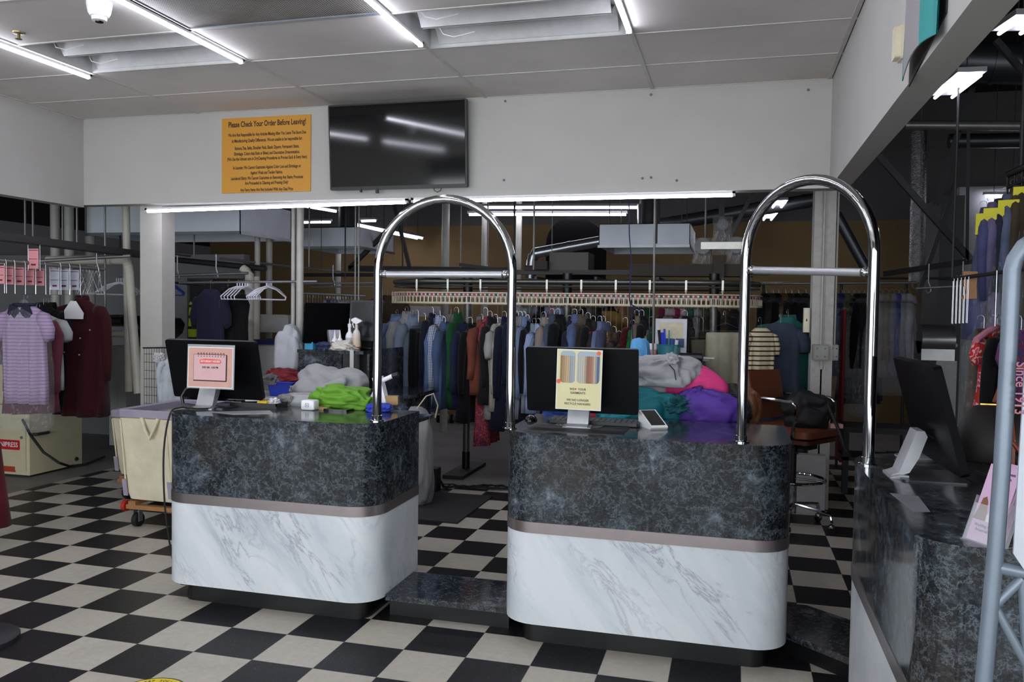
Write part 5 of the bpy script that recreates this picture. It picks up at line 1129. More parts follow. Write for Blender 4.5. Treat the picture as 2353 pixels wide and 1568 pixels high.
blob('grey_sweater', 'grey garment beside the dark red sweater', 'sweater', (at(618, 868, 2.9).x, 2.95, at(618, 882, 2.9).z-.01), (.18, .2, .1), bc((96,94,96)), 45, 0, None, .2)
t = thing('sorting_desk', 'dark marble rear desk holding the teal pen cup', 'desk', (2.75, 3.7, 0))
part('top', MB().box(2.4, 3.03, 3.5, 4.0, 1.172, 1.2), MARB, t, False); part('front_panel', MB().box(2.42, 3.0, 3.52, 3.54, 0, 1.172), MARB, t, False); part('side_panel', MB().box(2.98, 3.0, 3.54, 3.98, 0, 1.172), MARB, t, False)
t = thing('cardboard_card', 'white display card with arched print behind the teal pen cup', 'display card', (2.8, 3.75, 1.2))
a, b = at(1506, 732, 3.75), at(1577, 808, 3.75); z0 = 1.2
M = Matrix.Translation((a.x, 3.75, z0)) @ Matrix.Rotation(-.08, 4, 'X'); Wd = b.x-a.x; Hd = a.z-z0
part('board', MB().box(0, Wd, 0, .006, 0, Hd, M), plain('card_white', (196,198,204), .6), t, False)
part('cream_print', MB().box(.03, Wd-.03, -.001, 0, Hd*.25, Hd-.03, M), plain('print_cream', (198,188,160), .5, 0, .12, 20), t, False)
part('blue_squares', MB().box(.08, .15, -.002, -.001, Hd*.3, Hd*.52, M).box(.17, .24, -.002, -.001, Hd*.3, Hd*.52, M), plain('card_blue', (36,60,110), .5), t, False)
tms = []
for k, ch in enumerate('WORLD TRAVELER'):
    an = math.radians(150-k*120/13); tms.append(text_mesh(ch, .026, M @ Matrix.Translation((Wd*.55+.085*math.cos(an), -.002, Hd*.52+.085*math.sin(an))) @ Matrix.Rotation(PI/2, 4, 'X') @ Matrix.Rotation(an-PI/2, 4, 'Z'), TEXTK)) if False else None
p = at(1536, 822, 3.6); p.z = 1.2
t = thing('pen_cup', 'teal mesh pen cup on the rear desk', 'pen cup', p)
mesh_teal = NT('teal_mesh'); mesh_teal.b.inputs['Base Color'].default_value = lin((40,130,136)); tr = mesh_teal.node('ShaderNodeBsdfTransparent'); mx = mesh_teal.node('ShaderNodeMixShader'); mx.inputs[0].default_value = .62
mesh_teal.link(tr.outputs[0], mx.inputs[1]); mesh_teal.link(mesh_teal.b.outputs[0], mx.inputs[2]); mesh_teal.link(mx.outputs[0], mesh_teal.n['Material Output'].inputs[0])
part('mesh_wall', MB().lathe([(.095, .004), (.095, .13)], p, 28, Matrix.Diagonal((1, .7, 1, 1))), mesh_teal.m, t)
part('rim', MB().tube([p+Vector((.096*math.cos(2*PI*k/28), .067*math.sin(2*PI*k/28), .13)) for k in range(28)], .004, 6, True), plain('teal_metal', (30,120,128), .4), t)
part('bottom', MB().lathe([(.096, 0), (.096, .006)], p, 28, Matrix.Diagonal((1, .7, 1, 1))), plain('teal_metal', (30,120,128), .4), t)
for dx, h, c_, lab, r in ((-.075, .24, (20,20,24), 'black handled scissors standing in the teal pen cup', .012), (-.05, .22, (30,60,190), 'blue stapler handle standing in the teal pen cup', .016), (-.035, .25, (40,80,210), 'tall blue marker in the teal pen cup', .009), (.0, .24, (30,140,150), 'slim teal pen in the teal pen cup', .005), (.03, .17, (40,70,130), 'short navy card tucked in the teal pen cup', .016), (.06, .16, (210,210,214), 'white paper slip in the teal pen cup', .014)):
    q = p+Vector((dx*.8, 0, .01)); solo('pen' if 'pen ' in lab or 'marker' in lab else 'desk_tool', MB().tube([q, q+Vector((dx*.15, .01, h*.6)), q+Vector((dx*.3, .01, h))], r, 8), plain('tool_%02x%02x%02x' % c_, c_, .4), lab, 'pen' if 'pen ' in lab or 'marker' in lab else 'desk tool', loc=q)
q = at(1494, 822, 3.56); q.z = 1.2
t = thing('pink_holder', 'small pink patterned holder left of the teal pen cup', 'holder', q)
part('box_body', MB().rbox(q.x-.05, q.x+.05, q.y-.04, q.y+.04, 1.2, 1.29, .012), blotch('pink_pattern', [(196,140,136), (180,110,110), (210,160,150)], 25), t)
part('paper_inserts', MB().box(q.x-.02, q.x+.04, q.y-.01, q.y+.01, 1.29, 1.34).box(q.x-.045, q.x-.02, q.y-.01, q.y, 1.29, 1.32), PAPER, t, False)
a, b = at(1562, 818, 3.58), at(1606, 822, 3.58); solo('black_roll', MB().cyl((a.x, 3.58, 1.235), (b.x+.03, 3.56, 1.235), .035, 14), BLACK, 'shiny black rolled pouch right of the teal pen cup', 'roll')
solo('paper_stack', MB().box(b.x-.12, b.x+.08, 3.7, 3.9, 1.2, 1.225).box(b.x-.1, b.x+.12, 3.62, 3.8, 1.225, 1.23), PAPER, 'white papers behind the black rolled pouch', 'paper stack', smooth=False)
# ---------- chair ----------
LEA = plain('brown_leather', (112,58,36), .42, 0, .12, 6, .05)
ch = thing('drafting_chair', 'tall brown leather swivel chair with chrome foot ring', 'chair', (3.74, 3.27, 0), math.radians(-35))
def L_(mb, n, m, par=ch, sm=True): return part(n, mb, m, par, sm, True)
L_(MB().loft([[(x, y, z) for x, y in rrect(-.24+i, .26-i, -.25+i, .25-i, [.07]*4)] for i, z in ((.03, .69), (.0, .705), (0, .75), (.03, .77))]), 'seat', LEA)
L_(MB().loft([[(x, y, z) for x, y in rrect(-.22, .24, -.22, .22, [.05]*4)] for z in (.655, .685)]), 'seat_underside', plain('dark_leather', (84,36,24), .5))
for z0, z1, w in ((.79, .93, .23), (.94, 1.16, .22)):
    Mb = Matrix.Translation((-.25, 0, z0)) @ Matrix.Rotation(-.2, 4, 'Y')
    L_(MB().loft([[Mb @ Vector((x, y, z)) for x, y in rrect(-.035, .03, -w, w, [.025]*4)] for z in (0., .02, z1-z0-.02, z1-z0)]), 'backrest', LEA)
for s in (-1, 1):
    L_(MB().tube([(-.25, s*.24, .97), (.0, s*.26, .97), (.13, s*.265, .965), (.17, s*.265, .94), (.17, s*.265, .86), (.14, s*.26, .7)], .013, 8), 'armrest', CHROME)
L_(MB().cyl((0, 0, .3), (0, 0, .62), .024), 'column', BLACK); L_(MB().cyl((0, 0, .1), (0, 0, .32), .032), 'column_base', CHROME)
L_(MB().box(-.1, .16, -.06, .06, .6, .66), 'mechanism', BLACK)
L_(MB().cyl((.05, -.05, .62), (.18, -.25, .6), .008), 'lever', BLACK)
L_(MB().tube([(.23*math.cos(a), .23*math.sin(a), .36) for a in [2*PI*i/28 for i in range(28)]], .011, 8, True), 'foot_ring', CHROME)
for k in range(3):
    a = 2*PI*k/3+.3; L_(MB().cyl((.02*math.cos(a), .02*math.sin(a), .36), (.23*math.cos(a), .23*math.sin(a), .36), .008), 'ring_spoke', CHROME)
for k in range(5):
    a = 2*PI*k/5+.15; ca, sa = math.cos(a), math.sin(a)
    L_(MB().tube([(.02*ca, .02*sa, .17), (.2*ca, .2*sa, .15), (.29*ca, .29*sa, .135), (.3*ca, .3*sa, .07)], .013, 8), 'leg', CHROME)
    w_ = L_(MB().cyl((.3*ca-.012*sa, .3*sa+.012*ca, .03), (.3*ca+.012*sa, .3*sa-.012*ca, .03), .03, 14), 'caster', BLACK)
    part('caster_hood', MB().ball((.3*ca, .3*sa, .042), .024), CHROME, w_, True, True)
tb = blob('tote_bag', 'black tote bag slumped on the brown chair', 'bag', (3.82, 3.18, .77), (.36, .26, .26), bc((18,18,20)), 51, .2, None, .1)
solo('bag_strap', MB().tube([(3.95, 3.05, .95), (4.02, 2.98, .78), (4.06, 2.94, .66), (4.1, 2.95, .6), (4.07, 3.0, .63), (4.03, 3.02, .72)], .012, 6), bc((18,18,20)), 'black strap dangling over the brown chair seat edge', 'strap')
solo('pink_cards', MB().cbox((4.02, 3.17, .785), .09, .06, .03, rz=.2), plain('card_pink', (196,150,146), .7), 'small stack of pale pink cards on the brown chair seat', 'cards', smooth=False)
a, b = at(1830, 1045, 3.78), at(1898, 1060, 3.78); solo('low_cabinet', MB().box(a.x, b.x, 3.78, 3.88, 0, a.z), plain('panel_white', (170,168,166), .7), 'plain low white cabinet standing behind the brown chair', 'cabinet', smooth=False)
# column fittings
def elec(px, py, w, h, lab, Y=3.9):
    p = at(px, py, Y); t = thing('junction_box', lab, 'electrical box', (p.x, Y, p.z))
    part('box_body', MB().prism(rrect(p.x-w/2, p.x+w/2, p.z-h/2, p.z+h/2, [.01]*4), 0, .045, Matrix.Translation((0, Y, 0)) @ Matrix.Rotation(PI/2, 4, 'X')), plain('box_grey', (112,114,108), .5, .4), t)
    part('cover_plate', MB().prism(rrect(p.x-w/2+.01, p.x+w/2-.01, p.z-h/2+.01, p.z+h/2-.01, [.008]*4), .045, .05, Matrix.Translation((0, Y, 0)) @ Matrix.Rotation(PI/2, 4, 'X')), plain('plate_grey', (126,126,120), .5, .4), t)
    for dx in (-.25, .25):
        for dz in (-.25, .25): part('screw', MB().ball((p.x+dx*w, Y-.051, p.z+dz*h), .006), CHROME, t)
    part('conduit', MB().cyl((p.x, Y-.02, p.z+h/2), (p.x, Y-.02, 4.7), .009), WP, t)
elec(1885, 810, .125, .13, 'grey double junction box on the right steel column'); elec(1916, 810, .06, .13, 'narrow grey switch box right of the double junction box', 3.97)
p = at(1853, 736, 3.95); t = thing('wall_telephone', 'cream telephone handset case on the left of the steel column', 'telephone', p)
part('case', MB().rbox(p.x-.025, p.x+.03, 3.93, 3.99, p.z-.1, p.z+.1, .015), plain('cream_plastic', (215,205,180), .5), t); part('cradle_button', MB().box(p.x-.005, p.x+.005, 3.925, 3.93, p.z-.01, p.z+.01), BLACK, t, False)
# ---------- right counter things ----------
q = fl(2110, 1055, ZT); t = thing('cable_puck', 'round grey stand base behind the right computer neck', 'stand', q)
part('disc', MB().lathe([(.085, 0), (.085, .012), (.06, .018), (.01, .019)], q, 28, Matrix.Diagonal((1, .8, 1, 1))), plain('stand_grey', (84,86,90), .45), t); part('rim_ring', MB().tube([q+Vector((.086*math.cos(2*PI*k/28), .069*math.sin(2*PI*k/28), .01)) for k in range(28)], .003, 6, True), SILV, t)
c0 = fl(2210, 1085, ZT); t = thing('keyboard', 'black keyboard in front of the right computer screen', 'keyboard', c0)
M = Matrix.Translation((c0.x+.02, c0.y-.1, ZT)) @ Matrix.Rotation(-1.35, 4, 'Z')
part('case', MB().box(-.22, .22, -.0, .13, 0, .016, M), BLACK, t, False)
kk = MB()
for i in range(16):
    for j in range(5): kk.box(-.215+i*.027, -.192+i*.027, .008+j*.024, .028+j*.024, .016, .02, M)
part('key_caps', kk, plain('key_black', (28,28,30), .5), t, False)
# handbag
hb = fl(2300, 1060, ZT); bx, by = 4.42, .32
t = thing('handbag', 'dark brown handbag with tan leather straps on the right counter', 'handbag', (bx, by, ZT))
dk = plain('bag_canvas', (30,23,20), .55, 0, .2, 30); tan = plain('tan_leather', (140,60,34), .4)
m = MB().loft([[Vector((bx+math.copysign(abs(math.cos(a))**.6, math.cos(a))*w, by+math.copysign(abs(math.sin(a))**.8, math.sin(a))*d, ZT+z)) for a in [2*PI*k/36 for k in range(36)]] for w, d, z in ((.26, .09, 0), (.28, .11, .03), (.28, .1, .12), (.25, .06, .2), (.22, .03, .23), (.2, .02, .235))])
part('body', m, dk, t, 2)
for s in (-1, 1):
    part('strap', MB().box(bx-.15, bx-.11, by+s*.115, by+s*.105, ZT+.0, ZT+.22).box(bx+.11, bx+.15, by+s*.115, by+s*.105, ZT, ZT+.22), tan, t, False) if False else None
for x in (-.13, .13):
    part('strap', MB().loft([[(bx+x+dx, by-.118+.0-y, ZT+z) for dx, y in ((-.02, 0), (.02, 0), (.02, .014), (-.02, .014))] for z, in ((.0,), (.12,))]+[[(bx+x+dx, by-.085-y, ZT+.2) for dx, y in ((-.02, 0), (.02, 0), (.02, .014), (-.02, .014))]]), tan, t, False)
part('handle', MB().tube([(bx-.13, by-.085, ZT+.22), (bx-.14, by-.12, ZT+.14), (bx-.09, by-.14, ZT+.07), (bx, by-.145, ZT+.045), (bx+.09, by-.14, ZT+.07), (bx+.14, by-.12, ZT+.14), (bx+.13, by-.085, ZT+.22)], .009, 8), tan, t)
part('handle', MB().tube([(bx-.13, by+.07, ZT+.24), (bx-.1, by+.05, ZT+.36), (bx, by+.05, ZT+.4), (bx+.1, by+.05, ZT+.36), (bx+.13, by+.07, ZT+.24)], .009, 8), tan, t)
for x in (-.13, .13): part('brass_ring', MB().tube([(bx+x+.025*math.cos(a), by-.095, ZT+.225+.025*math.sin(a)) for a in [2*PI*i/14 for i in range(14)]], .004, 6, True), plain('gold', (200,160,80), .25, .9), t)
part('zipper', MB().box(bx-.2, bx+.2, by-.006, by+.006, ZT+.235, ZT+.24), plain('gold', (200,160,80), .25, .9), t, False)
# brochure holder
P = fl(2234, 1252, ZT); ca = Vector((.55, .83, 0)); 
M = Matrix.Translation(fl(2216, 1240, ZT)+Vector((0, .01, 0))) @ Matrix.Rotation(-1.05, 4, 'Z')
t = thing('brochure_holder', 'clear acrylic holder on the right counter with pink brochures', 'brochure holder', M.translation)
tl = Matrix.Rotation(-.36, 4, 'X')
part('back_plate', MB().box(0, .105, .028, .031, 0, .17, M @ tl), ACRY, t, False)
part('front_plate', MB().box(0, .105, -.003, 0, .0, .1, M @ tl), ACRY, t, False)
part('side_plate', MB().box(-.002, 0, -.003, .031, 0, .12, M @ tl), ACRY, t, False); part('side_plate', MB().box(.105, .107, -.003, .031, 0, .12, M @ tl), ACRY, t, False)
part('base', MB().box(0, .105, -.01, .07, 0, .003, M), ACRY, t, False)
pk = plain('brochure_pink', (206,170,200), .6, 0, .03)
for k in range(4):
    Mk = M @ tl @ Matrix.Translation((.004+.002*k, .003+.0055*k, .004))
    b = thing('brochure', ['front pink brochure in the clear holder with a bride print', 'second pink brochure in the clear holder', 'third pink brochure in the clear holder', 'rearmost pink brochure in the clear holder'][k], 'brochure', Mk.translation, group='brochures in the clear holder')
    part('leaflet', MB().box(0, .094, 0, .004, 0, .205+.004*k, Mk), pk, b, False)
    if k == 0:
        def fm(x, z): return Mk @ Matrix.Translation((x, -.0008, z)) @ Matrix.Rotation(PI/2, 4, 'X')
        part('white_print', MB().prism([(.03, .055), (.09, .055), (.09, .09), (.075, .11), (.055, .1)], .0, .0006, Mk @ Matrix.Rotation(PI/2, 4, 'X')), PAPER, b, False)
        part('figure_print', MB().prism([(.0, .055), (.04, .055), (.036, .08), (.03, .105), (.022, .118), (.012, .112), (.008, .085)], .0, .0008, Mk @ Matrix.Rotation(PI/2, 4, 'X')), plain('print_brown', (120,84,54), .6), b, False)
        letters([('Wedding Gown', .0125, fm(.047, .187), .9), ('Preservation', .0125, fm(.047, .174), .9), ('Restoration', .008, fm(.047, .15), .9)], plain('brochure_ink', (90,70,110), .7), b, ext=.0002)
        letters([('Wedding Gown', .0115, fm(.045, .042), .9), ('Preservation', .0115, fm(.045, .03), .9)], plain('brochure_ink', (90,70,110), .7), b, 'lower_lettering', ext=.0002)
q = fl(2085, 1122, ZT); solo('receipt', MB().prism([(3.79, -.36), (3.87, -.38), (3.86, -.6), (3.81, -.62)], ZT, ZT+.0008), plain('thin_paper', (120,120,126), .7), 'pale receipt lying at the left edge of the right counter', 'receipt', smooth=False)
# grey banner stand at the right
t = thing('banner_stand', 'grey tube stand with a white banner board at the right edge', 'banner stand', (3.86, -1.5, 0))
GT = plain('stand_paint', (112,122,134), .38, .2)
Yp = -1.45
tb = [at(2246, 1700, Yp), at(2263, 1540, Yp), at(2285, 1300, Yp), at(2302, 1080, Yp), at(2318, 800, Yp), at(2326, 620, Yp)]
tb = [Vector((tb[0].x-.03, Yp, .0))]+tb; ep = tb[-1]
tb += [ep+Vector((.004, 0, .02)), ep+Vector((.018, 0, .045)), ep+Vector((.045, 0, .065)), ep+Vector((.09, 0, .075)), ep+Vector((.3, 0, .08))]
part('frame_tube', MB().tube(tb, .0155, 16), GT, t)
s0, s1, s2 = at(2285, 1290, Yp), at(2353, 1345, Yp), at(2276, 1400, Yp)
part('cross_brace', MB().cyl(s0+Vector((.0, 0, -.01)), s0+Vector((.35, 0, -.06)), .013), GT, t)
part('cross_brace', MB().cyl(s2, s0+Vector((.05, 0, -.03)), .009), GT, t)
part('cross_brace', MB().cyl(s0+Vector((.05, 0, -.03)), s0+Vector((.09, 0, -.5)), .009), GT, t)
part('cross_brace', MB().cyl(s2+Vector((0, 0, .02)), s0+Vector((.2, 0, -.45)), .009), GT, t)
b0, b1 = at(2326, 1283, Yp-.02), at(2352, 600, Yp-.02)
bm_ = part('banner_board', MB().prism([(b0.x, b0.z+.01), (b0.x+.02, b0.z-.02), (b0.x+.6, b0.z-.05), (b0.x+.6, b1.z+.2), (b1.x+.012, b1.z+.02)], 0, .006, Matrix.Translation((0, Yp-.02, 0)) @ Matrix.Rotation(PI/2, 4, 'X')), plain('banner_white', (176,180,190), .5), t, False)
c0 = at(2345, 893, Yp-.03)
letters([('Since 1913', .026, Matrix.Translation((c0.x, Yp-.0285, c0.z)) @ Matrix.Rotation(PI/2, 4, 'X') @ Matrix.Rotation(-PI/2, 4, 'Z'), .9)], plain('banner_ink', (150,90,110), .6), bm_)
# ---------- right rear: bagged garments high, dresses low ----------
t = thing('high_conveyor', 'black overhead conveyor rail at the right edge above the bagged clothes', 'conveyor', at(2330, 400, 3.2))
a, b = at(2316, 402, 3.3), at(2420, 355, 3.1); part('rail', MB().cyl(a, b, .025), BLACK, t); part('lower_rail', MB().cyl(a-Vector((0, 0, .09)), b-Vector((0, 0, .09)), .012), BLACK, t)
for k in range(6): p = a.lerp(b, k/6); part('slot_hook', MB().cyl(p, p-Vector((0, 0, .15)), .007, 6), BLACK, t)
part('roof_bracket', MB().cyl(a.lerp(b, .3), (a.lerp(b, .3).x, a.lerp(b, .3).y, 4.8), .015, 8), DARKM, t)
YEL = plain('yellow_tag', (214,206,50), .7)
for k, (px, py, c_, cw) in enumerate(((2268, 470, (72,74,112), 'slate purple'), (2285, 458, (100,92,124), 'mauve grey'), (2300, 450, (40,44,60), 'dark blue'), (2318, 440, (88,96,120), 'steel blue'), (2338, 420, (66,58,44), 'dark olive'), (2352, 410, (60,52,40), 'brown'))):
    p = at(px, py, 3.3+.0*k); t = garment('coat', cloth(c_), p+Vector((0, 0, .02)), 1.25, cw+' garment in plastic with yellow tag hanging high at the right', 'bagged garments hanging high at the right', drop=.0, sc=(.9,.9,.92), cover=True)
    if k in (0, 1, 3, 5): part('yellow_tag', MB().box(-.215, -.1, -.075, .05, -.25-.015*k, -.105), YEL, t, False, True)
flor = blotch('floral_red', [(190,50,30), (200,30,50), (226,190,180), (214,60,110), (190,60,30)], 9)
bf = blotch('floral_blue', [(50,70,130), (150,40,50), (40,60,120), (170,70,50)], 16)
rr_ = 1.55
zr = 1.86
t = thing('clothes_rail', 'dark rail at the right edge carrying wire hanger frames and dresses', 'rail', (5.0, 2.2, 0))
a, b = at(2188, 642, 2.9), at(2400, 612, 2.1); part('rail_tube', MB().cyl(a, b, .013), DARKM, t)
for x, y in ((a.x, a.y), (b.x, b.y)): part('ceiling_rod', MB().cyl((x, y, a.z), (x, y, 4.8), .008), DARKM, t)
for k in range(5):
    p = a.lerp(b, .02+k*.045); h_ = thing('wire_hanger', 'long narrow wire hanger on the right rail', 'hanger', p, 1.4, 'long wire hangers on the right rail')
    part('wire_loop', MB().tube([(-.05, 0, 0), (-.05, 0, -.3), (.05, 0, -.3), (.05, 0, 0), (.03, 0, .02)], .0025, 5), WIRE, h_, True, True)
for k, px in enumerate((2302, 2318, 2348)):
    p = at(px, 622, 2.4); h_ = thing('wire_hanger', ['wire frame holding the first pink padded hanger at right', 'wire frame just left of the grey stand tube', 'wire frame at the right edge between stand and banner'][k], 'hanger', p, .3, 'wire frames above the dresses')
    part('wire_loop', MB().tube([(-.03, 0, 0), (-.03, 0, -.34), (.03, 0, -.34), (.03, 0, 0)], .0028, 5), WIRE, h_, True, True)
solo('wooden_hanger_block', MB().prism([(-.035, .06), (.05, .06), (.045, -.03), (.05, -.12), (-.05, -.12), (-.01, -.08), (-.035, -.02)], -.01, .01, Matrix.Translation(at(2226, 645, 2.8)) @ Matrix.Rotation(PI/2, 4, 'X')), plain('tan_wood', (166,120,80), .6), 'tan wooden shaped block hanging by the wire hangers', 'wooden block', loc=at(2226, 645, 2.8))
for px, Y, m, kind, lab, sc_, rz_ in ((2262, 2.75, cloth((88,76,62)), 'tank', 'grey brown garment in plastic left of the red floral dress', (.9,.9,1.0), .9), (2292, 2.55, flor, 'dress', 'red and orange floral dress at the right edge', (1.0,1,1.0), .75), (2322, 2.4, cloth((14,14,18)), 'coat', 'black dress between the two floral ones', (.9,.9,.95), .8), (2348, 2.2, bf, 'dress', 'blue and red patterned dress at the right edge', (.9,1,1.0), .8)):
    p = at(px, 727, Y); garment(kind, m, p, rz_, lab, 'dresses hanging at the right edge', drop=.0, sc=sc_, cover='plastic' in lab, var=0)
t = thing('padded_hanger', 'pink and yellow padded hanger above the floral dress', 'hanger', at(2290, 745, 2.5), .75)
part('pink_pad', MB().tube([(-.2, 0, -.1), (-.1, 0, -.05), (0, 0, -.02), (.1, 0, -.05), (.2, 0, -.1)], .02, 8), plain('pad_pink', (206,130,150), .8), t, True, True)
part('hook', MB().tube([(0,0,-.02), (0,0,.04), (.02,0,.06)], .003, 6), WIRE, t, True, True)
t = thing('steam_press', 'round steel drum press standing at the right rear', 'press', at(2148, 850, 4.6))
p = at(2147, 785, 4.6)
part('drum', MB().cyl((p.x-.12, 4.6, p.z+.02), (p.x+.14, 4.6, p.z+.02), .13, 28).box(p.x-.12, p.x+.14, 4.5, 4.8, p.z-.16, p.z), plain('drum_steel', (120,120,120), .3, .8), t)
part('body', MB().box(p.x-.0, p.x+.16, 4.5, 4.8, .35, p.z-.16), plain('machine_grey', (130,130,130), .6), t, False)
part('base', MB().box(p.x-.3, p.x+.2, 4.45, 4.95, 0, .35), plain('base_dark', (44,44,48), .3), t, False)
sl = MB()
for k in range(12): sl.box(p.x+.05, p.x+.1, 4.494, 4.5, .75-.02*k, .76-.02*k)
part('louvres', sl, BLACK, t, False); part('lid_knob', MB().ball((p.x+.16, 4.58, p.z-.03), .02), PVC, t)
solo('equipment_table', MB().box(4.25, 4.85, 4.6, 5.0, .55, .6).box(4.25, 4.85, 4.6, 5.0, .3, .33).box(4.25, 4.3, 4.6, 4.65, 0, .55).box(4.8, 4.85, 4.6, 4.65, 0, .55), plain('dark_bench', (30,30,32), .6), 'dark bench in the shade behind the right computer', 'bench', smooth=False)
# ---------- carts ----------
LILAC = plain('lilac_vinyl', (150,142,158), .6); WOOD = plain('cart_wood', (150,106,62), .6, 0, .15, 12)
def cart(lab, x0, x1, y0, y1, zt, grp='canvas laundry carts', taper=.05, full=True):
    t = thing('laundry_cart', lab, 'cart', ((x0+x1)/2, (y0+y1)/2, 0), group=grp)
    zb = .2
    rings = []
    for z, i_ in ((zb, taper), (zb+.05, taper*.75), ((zb+zt)/2, taper*.45), (zt-.08, .004), (zt-.06, .0)):
        rings.append([(x, y, z+.004*math.sin(x*20)) for x, y in rrect(x0+i_, x1-i_, y0+i_, y1-i_, [.03]*4, 4)])
    for z, i_ in ((zt-.06, .01), ((zb+zt)/2, taper*.45+.01), (zb+.02, taper+.01)):
        rings.append([(x, y, z) for x, y in rrect(x0+i_, x1-i_, y0+i_, y1-i_, [.03]*4, 4)])
    part('canvas_body', MB().loft(rings), CANVAS, t)
    part('vinyl_rim', MB().loft([[(x, y, z) for x, y in rrect(x0-e, x1+e, y0-e, y1+e, [.03]*4, 4)] for e, z in ((.004, zt-.05), (.006, zt-.005), (-.004, zt+.004), (-.018, zt-.005), (-.014, zt-.05))], cap=False), LILAC, t)
    for x in (x0, (x0*.45+x1*.55)):
        part('corner_seam', MB().tube([(x+.02, y0+.0, zt-.07), (x+taper*.6+.01, y0+taper*.8-.002, zb+.05)], .006, 6), CANVAS, t)
        part('corner_patch', MB().add([(x+taper*.7-.012, y0+taper*.65-.006, zb+.03), (x+taper*.7+.022, y0+taper*.65-.006, zb+.03), (x+taper*.6+.02, y0+taper*.45-.006, zb+.15), (x+taper*.6-.014, y0+taper*.45-.006, zb+.15), (x+taper*.7-.012, y0+taper*.65+.004, zb+.03), (x+taper*.7+.022, y0+taper*.65+.004, zb+.03), (x+taper*.6+.02, y0+taper*.45+.004, zb+.15), (x+taper*.6-.014, y0+taper*.45+.004, zb+.15)], [(0,1,2,3), (4,7,6,5), (0,4,5,1), (2,6,7,3), (0,3,7,4), (1,5,6,2)]), LILAC, t, False)
    if full: part('strap_handle', MB().tube([(x0+.3*(x1-x0), y0-.008, zt-.05), (x0+.36*(x1-x0), y0-.02, zt-.14), (x0+.42*(x1-x0), y0-.025, zt-.19), (x0+.46*(x1-x0), y0-.02, zt-.13), (x0+.5*(x1-x0), y0-.008, zt-.05)], .013, 8), CANVAS, t)
    part('wood_base', MB().box(x0+.04, x1-.04, y0+.03, y0+.08, .135, .165).box(x0+.04, x1-.04, y1-.08, y1-.03, .135, .165).box(x0+.06, x0+.12, y0+.03, y1-.03, .165, .19).box(x1-.12, x1-.06, y0+.03, y1-.03, .165, .19), WOOD, t, False)
    for x in (x0+.1, x1-.1):
        for y in (y0+.08, y1-.08):
            c_ = part('caster', MB().cyl((x-.018, y, .05), (x+.018, y, .05), .05, 16), RUBB, t)
            part('caster_fork', MB().box(x-.026, x-.021, y-.02, y+.02, .04, .13).box(x+.021, x+.026, y-.02, y+.02, .04, .13).box(x-.026, x+.026, y-.025, y+.025, .128, .136), STEEL, c_, False)
    return t
cart('nearest canvas laundry cart beside the left counter', -.93, -.25, 1.68, 2.38, .85)
cart('second canvas laundry cart half hidden behind the nearest one', -1.62, -1.0, 2.40, 2.80, .73, full=False)
cart('small far canvas cart seen between the hanging shirts', at(988, 945, 7.6).x, at(1050, 945, 7.6).x, 7.6, 8.3, at(1010, 895, 7.6).z, full=False)
blob('blue_laundry', 'crumpled blue garment inside the nearest laundry cart', 'garment', (-.55, 2.1, .55), (.5, .4, .26), bc((40,62,150)), 61, 0, None, .2)
for x, y, l_ in ((-.93, 1.95, 'round red bumper wheel at the corner of the nearest cart'),):
    solo('bumper_wheel', MB().cyl((-.93, 1.74, .15), (-.9, 1.74, .15), .04, 16), plain('bumper_red', (170,40,30), .5), l_, 'wheel')
# wire grid with masks and shirt beside square post
t = thing('wire_grid_panel', 'black wire grid panel standing beside the square white post', 'wire panel', at(350, 830, 2.75))
a, b = at(331, 800, 2.7), at(400, 930, 2.7)
for k in range(9): part('grid_wire', MB().cyl((a.x+k*.025, 2.7, a.z), (a.x+k*.025, 2.7, .1), .002, 5), BLACK, t)
for k in range(14): part('grid_wire', MB().cyl((a.x, 2.7, a.z-.05-.07*k), (a.x+.2, 2.7, a.z-.05-.07*k), .002, 5), BLACK, t)
part('top_bar', MB().cyl((a.x-.01, 2.7, a.z), (a.x+.28, 2.7, a.z+.01), .006), BLACK, t)
for x in (a.x, a.x+.2): part('foot', MB().box(x-.008, x+.008, 2.5, 2.9, 0, .1), BLACK, t, False)
blob('face_masks', 'bunch of white face masks hanging on the wire grid', 'masks', at(365, 820, 2.62)-Vector((0, 0, .05)), (.1, .07, .09), bc((190,190,190)), 71, 0, None, .35, freq=3)
g = garment('shirt', cloth((176,180,186)), at(392, 800, 2.5), .9, 'pale denim-collared garment hanging behind the left computer', 'garments at the left side', drop=.0, sc=(.45,.6,.55))
